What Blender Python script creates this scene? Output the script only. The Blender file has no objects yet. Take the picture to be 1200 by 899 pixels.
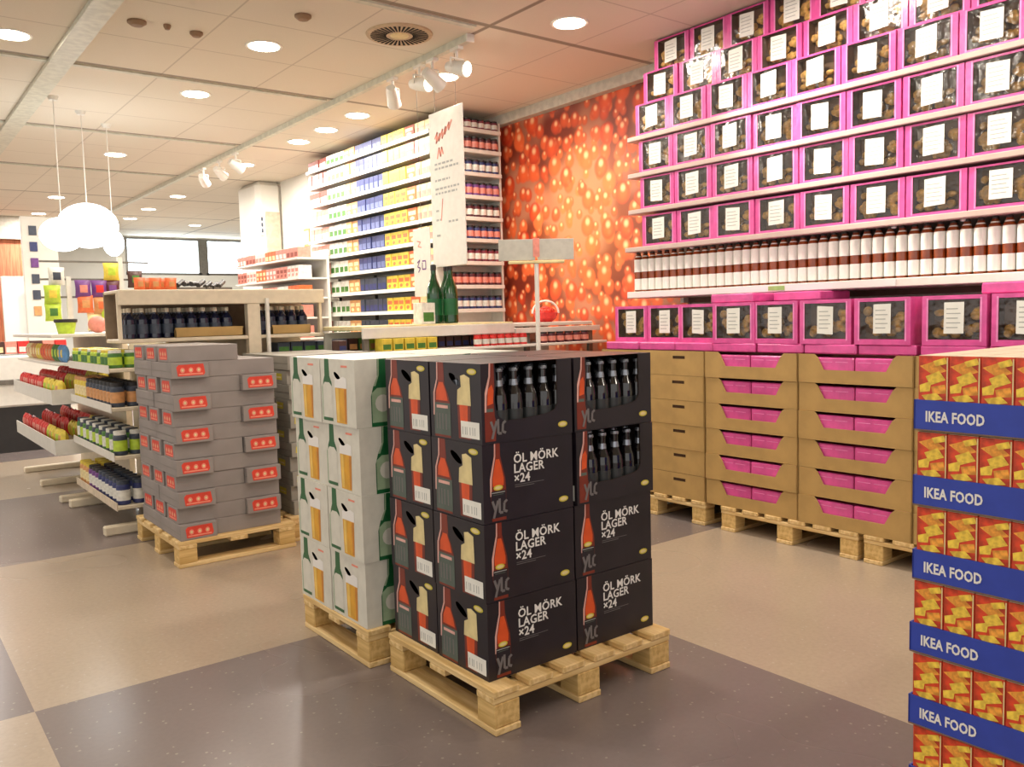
import bpy, bmesh, math, random
from mathutils import Vector, Matrix
R = random.Random(7)
SC = bpy.context.scene
COL = SC.collection
H = 1.30                      # eye height
CEIL = 3.12
WALLX = 4.87

# ------------------------------------------------------------------ camera
cam_d = bpy.data.cameras.new('camera')
cam = bpy.data.objects.new('camera', cam_d)
COL.objects.link(cam)
SC.camera = cam
F, YAW, PIT, ROL = 990.97, 0.65541, 0.080283, -0.026438
fw = Vector((math.sin(YAW) * math.cos(PIT), math.cos(YAW) * math.cos(PIT), -math.sin(PIT)))
rt0 = Vector((math.cos(YAW), -math.sin(YAW), 0))
up0 = rt0.cross(fw)
rt = rt0 * math.cos(ROL) + up0 * math.sin(ROL)
up = up0 * math.cos(ROL) - rt0 * math.sin(ROL)
cam.matrix_world = Matrix(((rt.x, up.x, -fw.x, 0), (rt.y, up.y, -fw.y, 0), (rt.z, up.z, -fw.z, H), (0, 0, 0, 1)))
cam_d.sensor_width = 36
cam_d.lens = F / 1200 * 36
cam_d.clip_start = 0.05

# ------------------------------------------------------------------ world, exposure
W = bpy.data.worlds.new('world')
SC.world = W
W.use_nodes = True
W.node_tree.nodes['Background'].inputs[0].default_value = (1.0, 0.96, 0.91, 1)
W.node_tree.nodes['Background'].inputs[1].default_value = 1.05
SC.view_settings.view_transform = 'Standard'
SC.view_settings.look = 'None'
SC.view_settings.gamma = 1
SC.view_settings.exposure = 0.28
SC.cycles.max_bounces = 6
SC.cycles.diffuse_bounces = 3
SC.cycles.glossy_bounces = 3
SC.cycles.transparent_max_bounces = 8
SC.cycles.sample_clamp_indirect = 4
SC.cycles.use_denoising = True
LAMP_W = 23.0                 # each ceiling downlight
SPOT_W = 55.0                 # each track spotlight


def area_light(name, loc, size, watts, rot=(0, 0, 0), color=(1, 0.9, 0.76), parent=None, sy=None):
    d = bpy.data.lights.new(name, 'AREA')
    d.shape = 'RECTANGLE' if sy else 'DISK'
    d.size = size
    if sy:
        d.size_y = sy
    d.energy = watts
    d.color = color
    o = bpy.data.objects.new(name, d)
    o.location = loc
    o.rotation_euler = rot
    o.parent = parent
    COL.objects.link(o)
    return o


def lamp_tone(y):
    """warm lamps near the entrance end, cooler and stronger ones deeper in the shop"""
    k = min(1.0, max(0.0, (y - 6.5) / 5.0))
    return (1.0, 0.90 + 0.09 * k, 0.78 + 0.20 * k), 0.58 + 1.5 * k


# ------------------------------------------------------------------ materials
def lin(c):
    return tuple(((v / 255) / 12.92 if v / 255 <= 0.04045 else (((v / 255) + 0.055) / 1.055) ** 2.4) for v in c) + (1,)


class NT:
    def __init__(s, mat):
        s.t = mat.node_tree
        s.n = s.t.nodes
        s.b = s.n.get('Principled BSDF')

    def new(s, kind, **kw):
        nd = s.n.new(kind)
        for k, v in kw.items():
            setattr(nd, k, v)
        return nd

    def link(s, a, b):
        s.t.links.new(a, b)

    def val(s, sock, v):
        if hasattr(v, 'links') or isinstance(v, bpy.types.NodeSocket):
            s.link(v, sock)
        else:
            sock.default_value = v

    def m(s, op, a, b=0.0, c=None):
        nd = s.new('ShaderNodeMath', operation=op)
        s.val(nd.inputs[0], a)
        s.val(nd.inputs[1], b)
        if c is not None:
            s.val(nd.inputs[2], c)
        return nd.outputs[0]

    def mix(s, f, a, b, mode='MIX'):
        nd = s.new('ShaderNodeMix', data_type='RGBA', blend_type=mode)
        s.val(nd.inputs[0], f)
        s.val(nd.inputs[6], a)
        s.val(nd.inputs[7], b)
        return nd.outputs[2]

    def smooth(s, x, a, b):
        nd = s.new('ShaderNodeMapRange', interpolation_type='SMOOTHSTEP')
        s.val(nd.inputs[0], x)
        nd.inputs[1].default_value = a
        nd.inputs[2].default_value = b
        return nd.outputs[0]


MATS = {}


def mat(name, rgb, rough=0.6, metal=0.0, spec=None, noise=0.06, nscale=20.0, bump=0.0, bscale=60.0, emis=None, emis_s=0.0, coat=0.0):
    if name in MATS:
        return MATS[name]
    m = bpy.data.materials.new(name)
    m.use_nodes = True
    t = NT(m)
    b = t.b
    b.inputs['Roughness'].default_value = rough
    b.inputs['Metallic'].default_value = metal
    if spec is not None:
        b.inputs['Specular IOR Level'].default_value = spec
    if coat:
        b.inputs['Coat Weight'].default_value = coat
        b.inputs['Coat Roughness'].default_value = 0.15
    c = lin(rgb)
    if noise:
        tc = t.new('ShaderNodeTexCoord')
        nz = t.new('ShaderNodeTexNoise')
        nz.inputs['Scale'].default_value = nscale
        nz.inputs['Detail'].default_value = 3
        t.link(tc.outputs['Object'], nz.inputs['Vector'])
        f = t.smooth(nz.outputs['Fac'], 0.3, 0.7)
        lo = tuple(max(0, v * (1 - noise * 1.6)) for v in c[:3]) + (1,)
        hi = tuple(min(1, v * (1 + noise * 1.6)) for v in c[:3]) + (1,)
        t.link(t.mix(f, lo, hi), b.inputs['Base Color'])
    else:
        b.inputs['Base Color'].default_value = c
    if bump:
        tc = t.new('ShaderNodeTexCoord')
        nz = t.new('ShaderNodeTexNoise')
        nz.inputs['Scale'].default_value = bscale
        t.link(tc.outputs['Object'], nz.inputs['Vector'])
        bp = t.new('ShaderNodeBump')
        bp.inputs['Strength'].default_value = bump
        bp.inputs['Distance'].default_value = 0.01
        t.link(nz.outputs['Fac'], bp.inputs['Height'])
        t.link(bp.outputs[0], b.inputs['Normal'])
    if emis:
        b.inputs['Emission Color'].default_value = lin(emis)
        b.inputs['Emission Strength'].default_value = emis_s
    MATS[name] = m
    return m


def film_mat(name, alpha=0.12, tint=(255, 255, 255), rough=0.12):
    if name in MATS:
        return MATS[name]
    m = bpy.data.materials.new(name)
    m.use_nodes = True
    t = NT(m)
    out = t.n['Material Output']
    gl = t.new('ShaderNodeBsdfGlossy')
    gl.inputs['Roughness'].default_value = rough
    tr = t.new('ShaderNodeBsdfTransparent')
    tr.inputs[0].default_value = lin(tint)
    tc = t.new('ShaderNodeTexCoord')
    nz = t.new('ShaderNodeTexNoise')
    nz.inputs['Scale'].default_value = 14
    t.link(tc.outputs['Object'], nz.inputs['Vector'])
    bp = t.new('ShaderNodeBump')
    bp.inputs['Strength'].default_value = 0.5
    bp.inputs['Distance'].default_value = 0.02
    t.link(nz.outputs['Fac'], bp.inputs['Height'])
    t.link(bp.outputs[0], gl.inputs['Normal'])
    mx = t.new('ShaderNodeMixShader')
    fr = t.new('ShaderNodeFresnel')
    fr.inputs[0].default_value = 1.4
    t.link(t.m('ADD', fr.outputs[0], alpha), mx.inputs[0])
    t.link(tr.outputs[0], mx.inputs[1])
    t.link(gl.outputs[0], mx.inputs[2])
    t.link(mx.outputs[0], out.inputs[0])
    MATS[name] = m
    return m


def floor_mat():
    m = bpy.data.materials.new('vinyl_floor')
    m.use_nodes = True
    t = NT(m)
    tc = t.new('ShaderNodeTexCoord')
    sp = t.new('ShaderNodeSeparateXYZ')
    t.link(tc.outputs['Object'], sp.inputs[0])
    ix = t.m('FLOOR', t.m('DIVIDE', t.m('SUBTRACT', sp.outputs[0], 0.385), 2.12))
    iy = t.m('FLOOR', t.m('DIVIDE', t.m('SUBTRACT', sp.outputs[1], 3.21), 2.11))
    par = t.m('FLOORED_MODULO', t.m('ADD', ix, iy), 2.0)
    nz = t.new('ShaderNodeTexNoise')
    nz.inputs['Scale'].default_value = 55
    nz.inputs['Detail'].default_value = 4
    t.link(tc.outputs['Object'], nz.inputs['Vector'])
    nz2 = t.new('ShaderNodeTexNoise')
    nz2.inputs['Scale'].default_value = 1.1
    t.link(tc.outputs['Object'], nz2.inputs['Vector'])
    vo = t.new('ShaderNodeTexVoronoi')
    vo.inputs['Scale'].default_value = 26
    t.link(tc.outputs['Object'], vo.inputs['Vector'])
    fleck = t.m('MULTIPLY', t.m('LESS_THAN', vo.outputs['Distance'], 0.12), 0.25)
    light = lin((174, 158, 138))
    dark = lin((122, 111, 108))
    base = t.mix(par, light, dark)
    base = t.mix(fleck, base, lin((205, 198, 185)))
    base = t.mix(t.m('MULTIPLY', t.smooth(nz.outputs['Fac'], 0.35, 0.7), 0.10), base, lin((90, 85, 80)))
    base = t.mix(t.m('MULTIPLY', t.smooth(nz2.outputs['Fac'], 0.35, 0.7), 0.10), base, lin((110, 100, 92)))
    t.link(base, t.b.inputs['Base Color'])
    rg = t.new('ShaderNodeMapRange')
    t.link(nz2.outputs['Fac'], rg.inputs[0])
    rg.inputs[3].default_value = 0.2
    rg.inputs[4].default_value = 0.32
    t.link(rg.outputs[0], t.b.inputs['Roughness'])
    t.b.inputs['Specular IOR Level'].default_value = 0.4
    return m


def ceiling_mat():
    m = bpy.data.materials.new('ceiling_tiles')
    m.use_nodes = True
    t = NT(m)
    tc = t.new('ShaderNodeTexCoord')
    sp = t.new('ShaderNodeSeparateXYZ')
    t.link(tc.outputs['Object'], sp.inputs[0])

    def groove(s, off, pitch, w):
        u = t.m('FLOORED_MODULO', t.m('SUBTRACT', s, off - w / 2), pitch)
        return t.m('LESS_THAN', u, w)
    gx = groove(sp.outputs[0], 1.18, 2.1, 0.035)
    gy = groove(sp.outputs[1], 4.40, 2.14, 0.05)
    mx_ = groove(sp.outputs[0], 1.18, 0.70, 0.012)
    my = groove(sp.outputs[1], 4.40, 0.7133, 0.012)
    big = t.m('MAXIMUM', gx, gy)
    small = t.m('MAXIMUM', mx_, my)
    nz = t.new('ShaderNodeTexNoise')
    nz.inputs['Scale'].default_value = 140
    t.link(tc.outputs['Object'], nz.inputs['Vector'])
    base = t.mix(t.m('MULTIPLY', t.smooth(nz.outputs['Fac'], 0.4, 0.7), 0.10), lin((224, 214, 196)), lin((196, 182, 162)))
    base = t.mix(t.m('MULTIPLY', small, 0.35), base, lin((130, 112, 92)))
    base = t.mix(t.m('MULTIPLY', big, 0.65), base, lin((100, 84, 66)))
    t.link(base, t.b.inputs['Base Color'])
    t.b.inputs['Roughness'].default_value = 0.85
    return m


def wood_mat(name, a, b_, scale=6.0, axis=0):
    if name in MATS:
        return MATS[name]
    m = bpy.data.materials.new(name)
    m.use_nodes = True
    t = NT(m)
    tc = t.new('ShaderNodeTexCoord')
    mp = t.new('ShaderNodeMapping')
    sc = [30.0, 30.0, 30.0]
    sc[axis] = 2.0
    mp.inputs['Scale'].default_value = sc
    t.link(tc.outputs['Object'], mp.inputs[0])
    nz = t.new('ShaderNodeTexNoise')
    nz.inputs['Scale'].default_value = scale / 4
    nz.inputs['Detail'].default_value = 5
    t.link(mp.outputs[0], nz.inputs['Vector'])
    t.link(t.mix(t.smooth(nz.outputs['Fac'], 0.35, 0.65), lin(a), lin(b_)), t.b.inputs['Base Color'])
    t.b.inputs['Roughness'].default_value = 0.7
    MATS[name] = m
    return m


def berry_mat():
    """a printed photograph of red berries, out of focus"""
    m = bpy.data.materials.new('berry_print')
    m.use_nodes = True
    t = NT(m)
    tc = t.new('ShaderNodeTexCoord')
    sp = t.new('ShaderNodeSeparateXYZ')
    t.link(tc.outputs['Object'], sp.inputs[0])
    cb = t.new('ShaderNodeCombineXYZ')
    t.link(sp.outputs[1], cb.inputs[0])
    t.link(sp.outputs[2], cb.inputs[1])
    nz = t.new('ShaderNodeTexNoise')
    nz.inputs['Scale'].default_value = 1.6
    nz.inputs['Detail'].default_value = 2
    t.link(cb.outputs[0], nz.inputs['Vector'])
    col = t.mix(t.smooth(nz.outputs['Fac'], 0.38, 0.62), lin((120, 38, 20)), lin((186, 118, 88)))

    def layer(col, scale, rad, seed, lo, hi, keep, soft):
        mp = t.new('ShaderNodeMapping')
        mp.inputs['Location'].default_value = (seed, seed * 0.37, 0)
        mp.inputs['Scale'].default_value = (1.12, 1, 1)
        t.link(cb.outputs[0], mp.inputs[0])
        vo = t.new('ShaderNodeTexVoronoi', voronoi_dimensions='2D')
        vo.inputs['Scale'].default_value = scale
        vo.inputs['Randomness'].default_value = 0.75
        t.link(mp.outputs[0], vo.inputs['Vector'])
        d = vo.outputs['Distance']
        rs = t.new('ShaderNodeSeparateColor')
        t.link(vo.outputs['Color'], rs.inputs[0])
        on = t.m('LESS_THAN', rs.outputs[0], keep)
        body = t.smooth(d, rad, rad * soft)
        shade = t.smooth(d, rad, 0.0)
        bc = t.mix(shade, lin(lo), lin(hi))
        bc = t.mix(t.m('MULTIPLY', rs.outputs[1], 0.7), bc, lin((250, 120, 60)))
        c2 = t.mix(t.m('MULTIPLY', t.m('MULTIPLY', body, on), 0.92), col, bc)
        # printed glint near the top of each berry
        df = t.new('ShaderNodeVectorMath', operation='SUBTRACT')
        sc_ = t.new('ShaderNodeVectorMath', operation='SCALE')
        t.link(mp.outputs[0], sc_.inputs[0])
        sc_.inputs[3].default_value = 1.0
        t.link(sc_.outputs[0], df.inputs[0])
        t.link(vo.outputs['Position'], df.inputs[1])
        df2 = t.new('ShaderNodeVectorMath', operation='SUBTRACT')
        t.link(df.outputs[0], df2.inputs[0])
        df2.inputs[1].default_value = (0.0, rad / scale * 0.35, 0)
        ln = t.new('ShaderNodeVectorMath', operation='LENGTH')
        t.link(df2.outputs[0], ln.inputs[0])
        g = t.smooth(ln.outputs['Value'], rad / scale * 0.45, rad / scale * 0.05)
        return t.mix(t.m('MULTIPLY', t.m('MULTIPLY', g, on), 0.85), c2, lin((255, 205, 150)))
    col = layer(col, 8.0, 0.42, 3.1, (170, 50, 25), (214, 88, 44), 0.95, 0.55)
    col = layer(col, 5.6, 0.44, 7.7, (165, 30, 15), (222, 72, 30), 0.88, 0.62)
    col = layer(col, 4.1, 0.42, 1.3, (190, 35, 15), (236, 84, 34), 0.62, 0.68)
    # track spotlight's warm pool on the mural, painted into the print colour
    dy = t.m('SUBTRACT', sp.outputs[1], 5.25)
    dz = t.m('SUBTRACT', sp.outputs[2], 2.05)
    dd = t.m('SQRT', t.m('ADD', t.m('MULTIPLY', dy, dy), t.m('MULTIPLY', dz, dz)))
    glow = t.smooth(dd, 1.0, 0.1)
    col = t.mix(t.m('MULTIPLY', glow, 0.12), col, lin((255, 190, 90)))
    t.link(col, t.b.inputs['Base Color'])
    t.b.inputs['Roughness'].default_value = 0.5
    return m


M_white = mat('white_enamel', (226, 222, 212), 0.4, noise=0.02)
M_wall = mat('white_paint', (224, 220, 208), 0.8, noise=0.02, nscale=3)
M_grey = mat('grey_metal', (120, 116, 108), 0.4, 0.5)
M_dark = mat('dark_metal', (38, 36, 36), 0.5)
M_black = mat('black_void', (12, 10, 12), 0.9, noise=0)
M_crate = mat('black_cartonboard', (31, 25, 33), 0.38, noise=0.12, nscale=8)
M_crate_in = mat('brown_board_inside', (60, 45, 36), 0.85)
M_wcrate = mat('white_cartonboard', (212, 210, 198), 0.45, noise=0.03)
M_kraft = mat('kraft_board', (180, 146, 88), 0.75, noise=0.05, nscale=9)
M_kraft_d = mat('kraft_slot', (70, 45, 26), 0.9)
M_greybox = mat('grey_cartonboard', (142, 134, 130), 0.6, noise=0.05, nscale=6)
M_greybox2 = mat('grey_cartonboard_pale', (150, 146, 136), 0.6, noise=0.05, nscale=6)
M_red = mat('red_print', (216, 66, 48), 0.5)
M_redp = mat('pale_red_print', (232, 140, 118), 0.5)
M_yel = mat('yellow_print', (206, 192, 60), 0.5)
M_cream = mat('cream_print', (222, 205, 150), 0.5)
M_text = mat('white_ink', (232, 230, 226), 0.5, noise=0)
M_gtext = mat('grey_ink', (112, 108, 108), 0.5, noise=0)
M_pale = mat('paper_label', (234, 234, 226), 0.5, noise=0.02)
M_line = mat('grey_line_print', (165, 168, 164), 0.5, noise=0)
M_amber = mat('amber_print', (214, 82, 34), 0.4)
M_rust = mat('rust_print', (120, 44, 28), 0.4)
M_glow = mat('pale_pink_print', (220, 170, 160), 0.4)
M_teal = mat('grey_green_print', (84, 96, 88), 0.5)
M_gold = mat('beer_gold_print', (218, 160, 42), 0.4)
M_green = mat('bottle_green_print', (24, 92, 50), 0.4)
M_green2 = mat('pale_green_print', (150, 172, 140), 0.5)
M_pink = mat('magenta_cartonboard', (220, 84, 156), 0.3, noise=0.08, nscale=12, bump=0.25, bscale=30, coat=0.3)
M_pinkl = mat('light_pink_print', (236, 140, 196), 0.3, noise=0.08)
M_cookie = mat('gingerbread', (222, 172, 92), 0.7, noise=0.2, nscale=30)
M_inner = mat('dark_window_tray', (112, 84, 62), 0.6)
M_film = film_mat('clear_film', alpha=0.05, rough=0.2)
M_blue = mat('royal_blue_tray', (44, 66, 168), 0.45, noise=0.04)
M_orange = mat('orange_red_pack', (206, 66, 34), 0.4, noise=0.2, nscale=35)
M_crisp = mat('crisp_gold_print', (240, 196, 70), 0.5, noise=0.18, nscale=60)
M_crisp2 = mat('crisp_orange_print', (238, 156, 58), 0.5, noise=0.2, nscale=60)
M_board = mat('cream_pack_top', (214, 196, 170), 0.6)
M_glass_d = mat('dark_brown_glass', (16, 12, 14), 0.08, spec=0.8, noise=0)
M_cap = mat('silver_crown_cap', (150, 155, 165), 0.25, 0.7, noise=0)
M_lbl = mat('grey_bottle_label', (44, 47, 48), 0.4)
M_greenglass = mat('green_glass', (14, 66, 30), 0.08, spec=0.8, noise=0)
M_brownglass = mat('amber_glass', (128, 58, 22), 0.15, spec=0.7, noise=0.1)
M_navy = mat('navy_glass', (22, 26, 48), 0.15, spec=0.7, noise=0)
WD = [wood_mat('pine_x', (206, 170, 108), (232, 202, 146), axis=0), wood_mat('pine_y', (206, 170, 108), (232, 202, 146), axis=1)]
M_block = wood_mat('pine_block', (196, 158, 92), (222, 188, 124), axis=1)
M_lamp = mat('lit_lamp', (255, 248, 235), 0.5, noise=0, emis=(255, 240, 218), emis_s=14.0)
M_pendant = mat('lit_pendant', (255, 255, 255), 0.5, noise=0, emis=(246, 252, 255), emis_s=5.0)
M_sky = mat('daylit_pane', (235, 245, 250), 0.5, noise=0, emis=(228, 244, 255), emis_s=6.0)


# ------------------------------------------------------------------ mesh builder
class MB:
    def __init__(s):
        s.v, s.f, s.mi, s.sm, s.mats = [], [], [], [], []

    def mid(s, m):
        if m not in s.mats:
            s.mats.append(m)
        return s.mats.index(m)

    def add(s, vs, fs, m, smooth=False):
        b = len(s.v)
        s.v += [tuple(v) for v in vs]
        k = s.mid(m)
        for f in fs:
            s.f.append([b + i for i in f])
            s.mi.append(k)
            s.sm.append(smooth)

    def box(s, x0, x1, y0, y1, z0, z1, m, skip=()):
        vs = [(x0, y0, z0), (x1, y0, z0), (x1, y1, z0), (x0, y1, z0), (x0, y0, z1), (x1, y0, z1), (x1, y1, z1), (x0, y1, z1)]
        fs = {'-z': (0, 3, 2, 1), '+z': (4, 5, 6, 7), '-y': (0, 1, 5, 4), '+x': (1, 2, 6, 5), '+y': (2, 3, 7, 6), '-x': (3, 0, 4, 7)}
        s.add(vs, [f for k, f in fs.items() if k not in skip], m)
        return s

    def cbox(s, x0, x1, y0, y1, z0, z1, m, c=0.004):
        """box with chamfered edges"""
        bm = bmesh.new()
        bmesh.ops.create_cube(bm, size=1)
        for v in bm.verts:
            v.co = Vector(((x0 + x1) / 2 + v.co.x * (x1 - x0), (y0 + y1) / 2 + v.co.y * (y1 - y0), (z0 + z1) / 2 + v.co.z * (z1 - z0)))
        bmesh.ops.bevel(bm, geom=bm.edges[:], offset=c, segments=1, affect='EDGES')
        bm.verts.index_update()
        s.add([v.co for v in bm.verts], [[v.index for v in f.verts] for f in bm.faces], m)
        bm.free()
        return s

    def lathe(s, prof, cx=0, cy=0, n=16, m=None, ms=None):
        """prof [(r,z)], ms material per segment"""
        vs = []
        for r, z in prof:
            for i in range(n):
                a = 2 * math.pi * i / n
                vs.append((cx + r * math.cos(a), cy + r * math.sin(a), z))
        for j in range(len(prof) - 1):
            fs = [(j * n + i, j * n + (i + 1) % n, (j + 1) * n + (i + 1) % n, (j + 1) * n + i) for i in range(n)]
            mm = ms[j] if ms else m
            b = [vs[k] for k in range(j * n, (j + 2) * n)]
            s.add(b, [tuple(k - j * n for k in f) for f in fs], mm, True)
        s.add(vs[:n][::-1], [tuple(range(n))], ms[0] if ms else m)
        s.add(vs[-n:], [tuple(range(n))], ms[-1] if ms else m)
        return s

    def tube(s, p0, p1, r, m, n=10, r2=None):
        p0, p1 = Vector(p0), Vector(p1)
        r2 = r if r2 is None else r2
        q = (p1 - p0).to_track_quat('Z', 'Y')
        vs = [p0 + q @ Vector((r * math.cos(2 * math.pi * i / n), r * math.sin(2 * math.pi * i / n), 0)) for i in range(n)]
        vs += [p1 + q @ Vector((r2 * math.cos(2 * math.pi * i / n), r2 * math.sin(2 * math.pi * i / n), 0)) for i in range(n)]
        s.add(vs, [(i, (i + 1) % n, n + (i + 1) % n, n + i) for i in range(n)], m, True)
        s.add(vs[:n][::-1], [tuple(range(n))], m)
        s.add(vs[n:], [tuple(range(n))], m)
        return s

    def blob(s, c, r, m, rings=6, n=10, jit=0.0, rnd=None):
        vs = []
        for j in range(rings + 1):
            th = math.pi * j / rings
            for i in range(n):
                ph = 2 * math.pi * i / n
                k = 1 + (rnd.uniform(-jit, jit) if rnd and 0 < j < rings else 0)
                vs.append((c[0] + r[0] * k * math.sin(th) * math.cos(ph), c[1] + r[1] * k * math.sin(th) * math.sin(ph), c[2] + r[2] * k * math.cos(th)))
        fs = [(j * n + i, (j + 1) * n + i, (j + 1) * n + (i + 1) % n, j * n + (i + 1) % n) for j in range(rings) for i in range(n)]
        s.add(vs, fs, m, True)
        return s

    def poly(s, fr, pts, m, off=0.0006):
        """flat polygon on a face frame fr=(origin,u,v,normal)"""
        o, u, v, nn = fr
        s.add([o + u * a + v * b + nn * off for a, b in pts], [tuple(range(len(pts)))], m)
        return s

    def rect(s, fr, u0, v0, u1, v1, m, off=0.0006):
        return s.poly(fr, [(u0, v0), (u1, v0), (u1, v1), (u0, v1)], m, off)

    def oval(s, fr, cu, cv, ru, rv, m, off=0.0006, n=14):
        return s.poly(fr, [(cu + ru * math.cos(2 * math.pi * i / n), cv + rv * math.sin(2 * math.pi * i / n)) for i in range(n)], m, off)

    def holed(s, fr, outer, holes, m, off=0.0):
        o, u, v, nn = fr
        bm = bmesh.new()
        for lp in [outer] + holes:
            vv = [bm.verts.new(o + u * a + v * b + nn * off) for a, b in lp]
            for i in range(len(vv)):
                bm.edges.new((vv[i], vv[(i + 1) % len(vv)]))
        bmesh.ops.triangle_fill(bm, edges=bm.edges[:], use_beauty=True, normal=nn)
        bm.verts.index_update()
        s.add([v_.co for v_ in bm.verts], [[q.index for q in f.verts] for f in bm.faces], m)
        bm.free()
        return s

    def mesh(s, name):
        me = bpy.data.meshes.new(name)
        me.from_pydata(s.v, [], s.f)
        for m in s.mats:
            me.materials.append(m)
        me.polygons.foreach_set('material_index', s.mi)
        me.polygons.foreach_set('use_smooth', s.sm)
        me.update()
        return me


X_, Y_, Z_ = Vector((1, 0, 0)), Vector((0, 1, 0)), Vector((0, 0, 1))


def fr_front(w, h, y=0.0, x=0.0, z=0.0):      # faces -Y, u to the right
    return (Vector((x, y, z)), X_ * w, Z_ * h, -Y_)


def fr_left(w, h, x=0.0, y=0.0, z=0.0):       # faces -X, u towards -Y ; y is the far end
    return (Vector((x, y + w, z)), -Y_ * w, Z_ * h, -X_)


# ------------------------------------------------------------------ objects
def tag(o, label, cat, group=None, kind=None):
    o['label'] = label
    o['category'] = cat
    if group:
        o['group'] = group
    if kind:
        o['kind'] = kind
    return o


def link(name, me, parent=None, loc=(0, 0, 0), rot=0.0):
    o = bpy.data.objects.new(name, me)
    o.location = loc
    o.rotation_euler = (0, 0, rot)
    o.parent = parent
    COL.objects.link(o)
    return o


def struct(name, mb):
    o = link(name, mb.mesh(name))
    o['kind'] = 'structure'
    return o


def inst(name, parts, loc, label, cat, group=None, rot=0.0):
    """parts: a mesh (one-piece thing) or [(part name, mesh, loc, subparts, label)]"""
    if not isinstance(parts, list):
        return tag(link(name, parts, None, loc, rot), label, cat, group)
    r = tag(link(name, None, None, loc, rot), label, cat, group)
    for p in parts:
        c = link(p[0], p[1], r, p[2] if len(p) > 2 else (0, 0, 0))
        if len(p) > 4 and p[4]:
            c['label'] = p[4]
        if len(p) > 3 and p[3]:
            for q in p[3]:
                link(q[0], q[1], c, q[2] if len(q) > 2 else (0, 0, 0))
    return r


def text_mesh(txt, size, m, fr_rot, bold=0.0, spacing=0.82, extrude=0.0004, align='LEFT', shear=0.0, sx=1.0):
    cu = bpy.data.curves.new('lettering', 'FONT')
    cu.body = txt
    cu.size = size
    cu.offset = bold
    cu.space_line = spacing
    cu.extrude = extrude
    cu.space_character = 1.04
    cu.align_x = align
    cu.resolution_u = 2
    cu.shear = shear
    o = bpy.data.objects.new('lettering', cu)
    COL.objects.link(o)
    bpy.context.view_layer.update()
    me = bpy.data.meshes.new_from_object(o)
    bpy.data.objects.remove(o)
    me.materials.clear()
    me.materials.append(m)
    me.transform(Matrix.Diagonal((sx, 1, 1, 1)))
    me.transform(fr_rot)
    return me


ROT_FRONT = Matrix(((1, 0, 0, 0), (0, 0, -1, 0), (0, 1, 0, 0), (0, 0, 0, 1)))          # text reads on a -Y face
ROT_LEFT = Matrix(((0, 0, -1, 0), (-1, 0, 0, 0), (0, 1, 0, 0), (0, 0, 0, 1)))          # text reads on a -X face
ORD = ['first', 'second', 'third', 'fourth', 'fifth', 'sixth', 'seventh', 'eighth', 'ninth', 'tenth', 'eleventh', 'twelfth', 'thirteenth']

# ================================================================== STRUCTURE
struct('floor', MB().box(-6, 9, -5, 19, -0.1, 0, floor_mat()))
struct('ceiling', MB().box(-6, 9, -5, 19, CEIL, CEIL + 0.1, ceiling_mat()))
struct('wall_right', MB().box(WALLX, WALLX + 0.15, -5, 9.4, 0, CEIL, M_wall))
struct('wall_stub', MB().box(4.5, WALLX + 0.15, 9.4, 10.7, 0, CEIL, M_wall))
struct('wall_column', MB().cbox(4.17, 4.52, 10.7, 11.4, 0, CEIL, M_wall, 0.06))
struct('wall_far_right', MB().box(8.2, 8.35, 9, 18.6, 0, CEIL, M_wall))
fwb = MB()
fwb.box(-6, 4.4, 18.5, 18.65, 0, CEIL, M_wall).box(4.4, 8.2, 18.5, 18.65, 0, 2.33, M_wall).box(6.95, 8.2, 18.5, 18.65, 2.33, CEIL, M_wall)
fwb.box(4.4, 6.95, 18.5, 18.65, 3.10, CEIL, M_wall).box(5.92, 6.02, 18.5, 18.65, 2.33, 3.10, M_grey)
struct('wall_far', fwb)
for k, (a, b) in enumerate(((4.4, 5.92), (6.02, 6.95))):
    w = link('window_%d' % (k + 1), MB().box(a, b, 18.56, 18.6, 2.30, 3.09, M_sky).mesh('window'))
    w['kind'] = 'structure'
    f = MB()
    for q in ((a, a + .05, 2.33, 3.06), (b - .05, b, 2.33, 3.06), (a, b, 2.33, 2.38), (a, b, 3.06, 3.10)):
        f.box(q[0], q[1], 18.5, 18.56, q[2], q[3], M_grey)
    link('window_frame', f.mesh('window_frame'), w)
struct('trim_cornice', MB().box(4.76, WALLX, -5, 9.4, 3.035, CEIL, mat('cornice_grey', (196, 190, 176), 0.6)))
# ceiling service rails and beams
M_rail = mat('ceiling_rail', (206, 204, 186), 0.5)
struct('trim_ceiling_rail', MB().box(1.15, 1.29, -3, 12, CEIL - 0.03, CEIL, M_rail))
for k, yy in enumerate((4.40, 6.54, 8.68, 10.82)):
    struct('trim_ceiling_strip', MB().box(-4 if k else 1.3, 3.2, yy + 0.03, yy + 0.075, CEIL - 0.012, CEIL, M_rail))
struct('trim_bulkhead', MB().box(-6, 2.9, 15.9, 18.5, 2.75, CEIL, mat('bulkhead_grey', (170, 160, 144), 0.8)))
M_owall = wood_mat('orange_wood_wall', (158, 84, 52), (190, 112, 74), axis=2)
struct('wall_far_left', MB().box(-6, 2.35, 16.0, 16.15, 0, 2.75, M_owall))

# mural
mu = inst('berry_mural', [('print', MB().box(4.835, 4.85, 4.15, 6.44, 0.7, 3.035, berry_mat()).mesh('print')),
                          ('backing_frame', MB().box(4.85, 4.868, 4.14, 6.45, 0.69, 3.035, M_white).mesh('backing_frame'))], (0, 0, 0),
          'large wall picture of blurred red and orange berries between the racks', 'mural')

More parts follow.
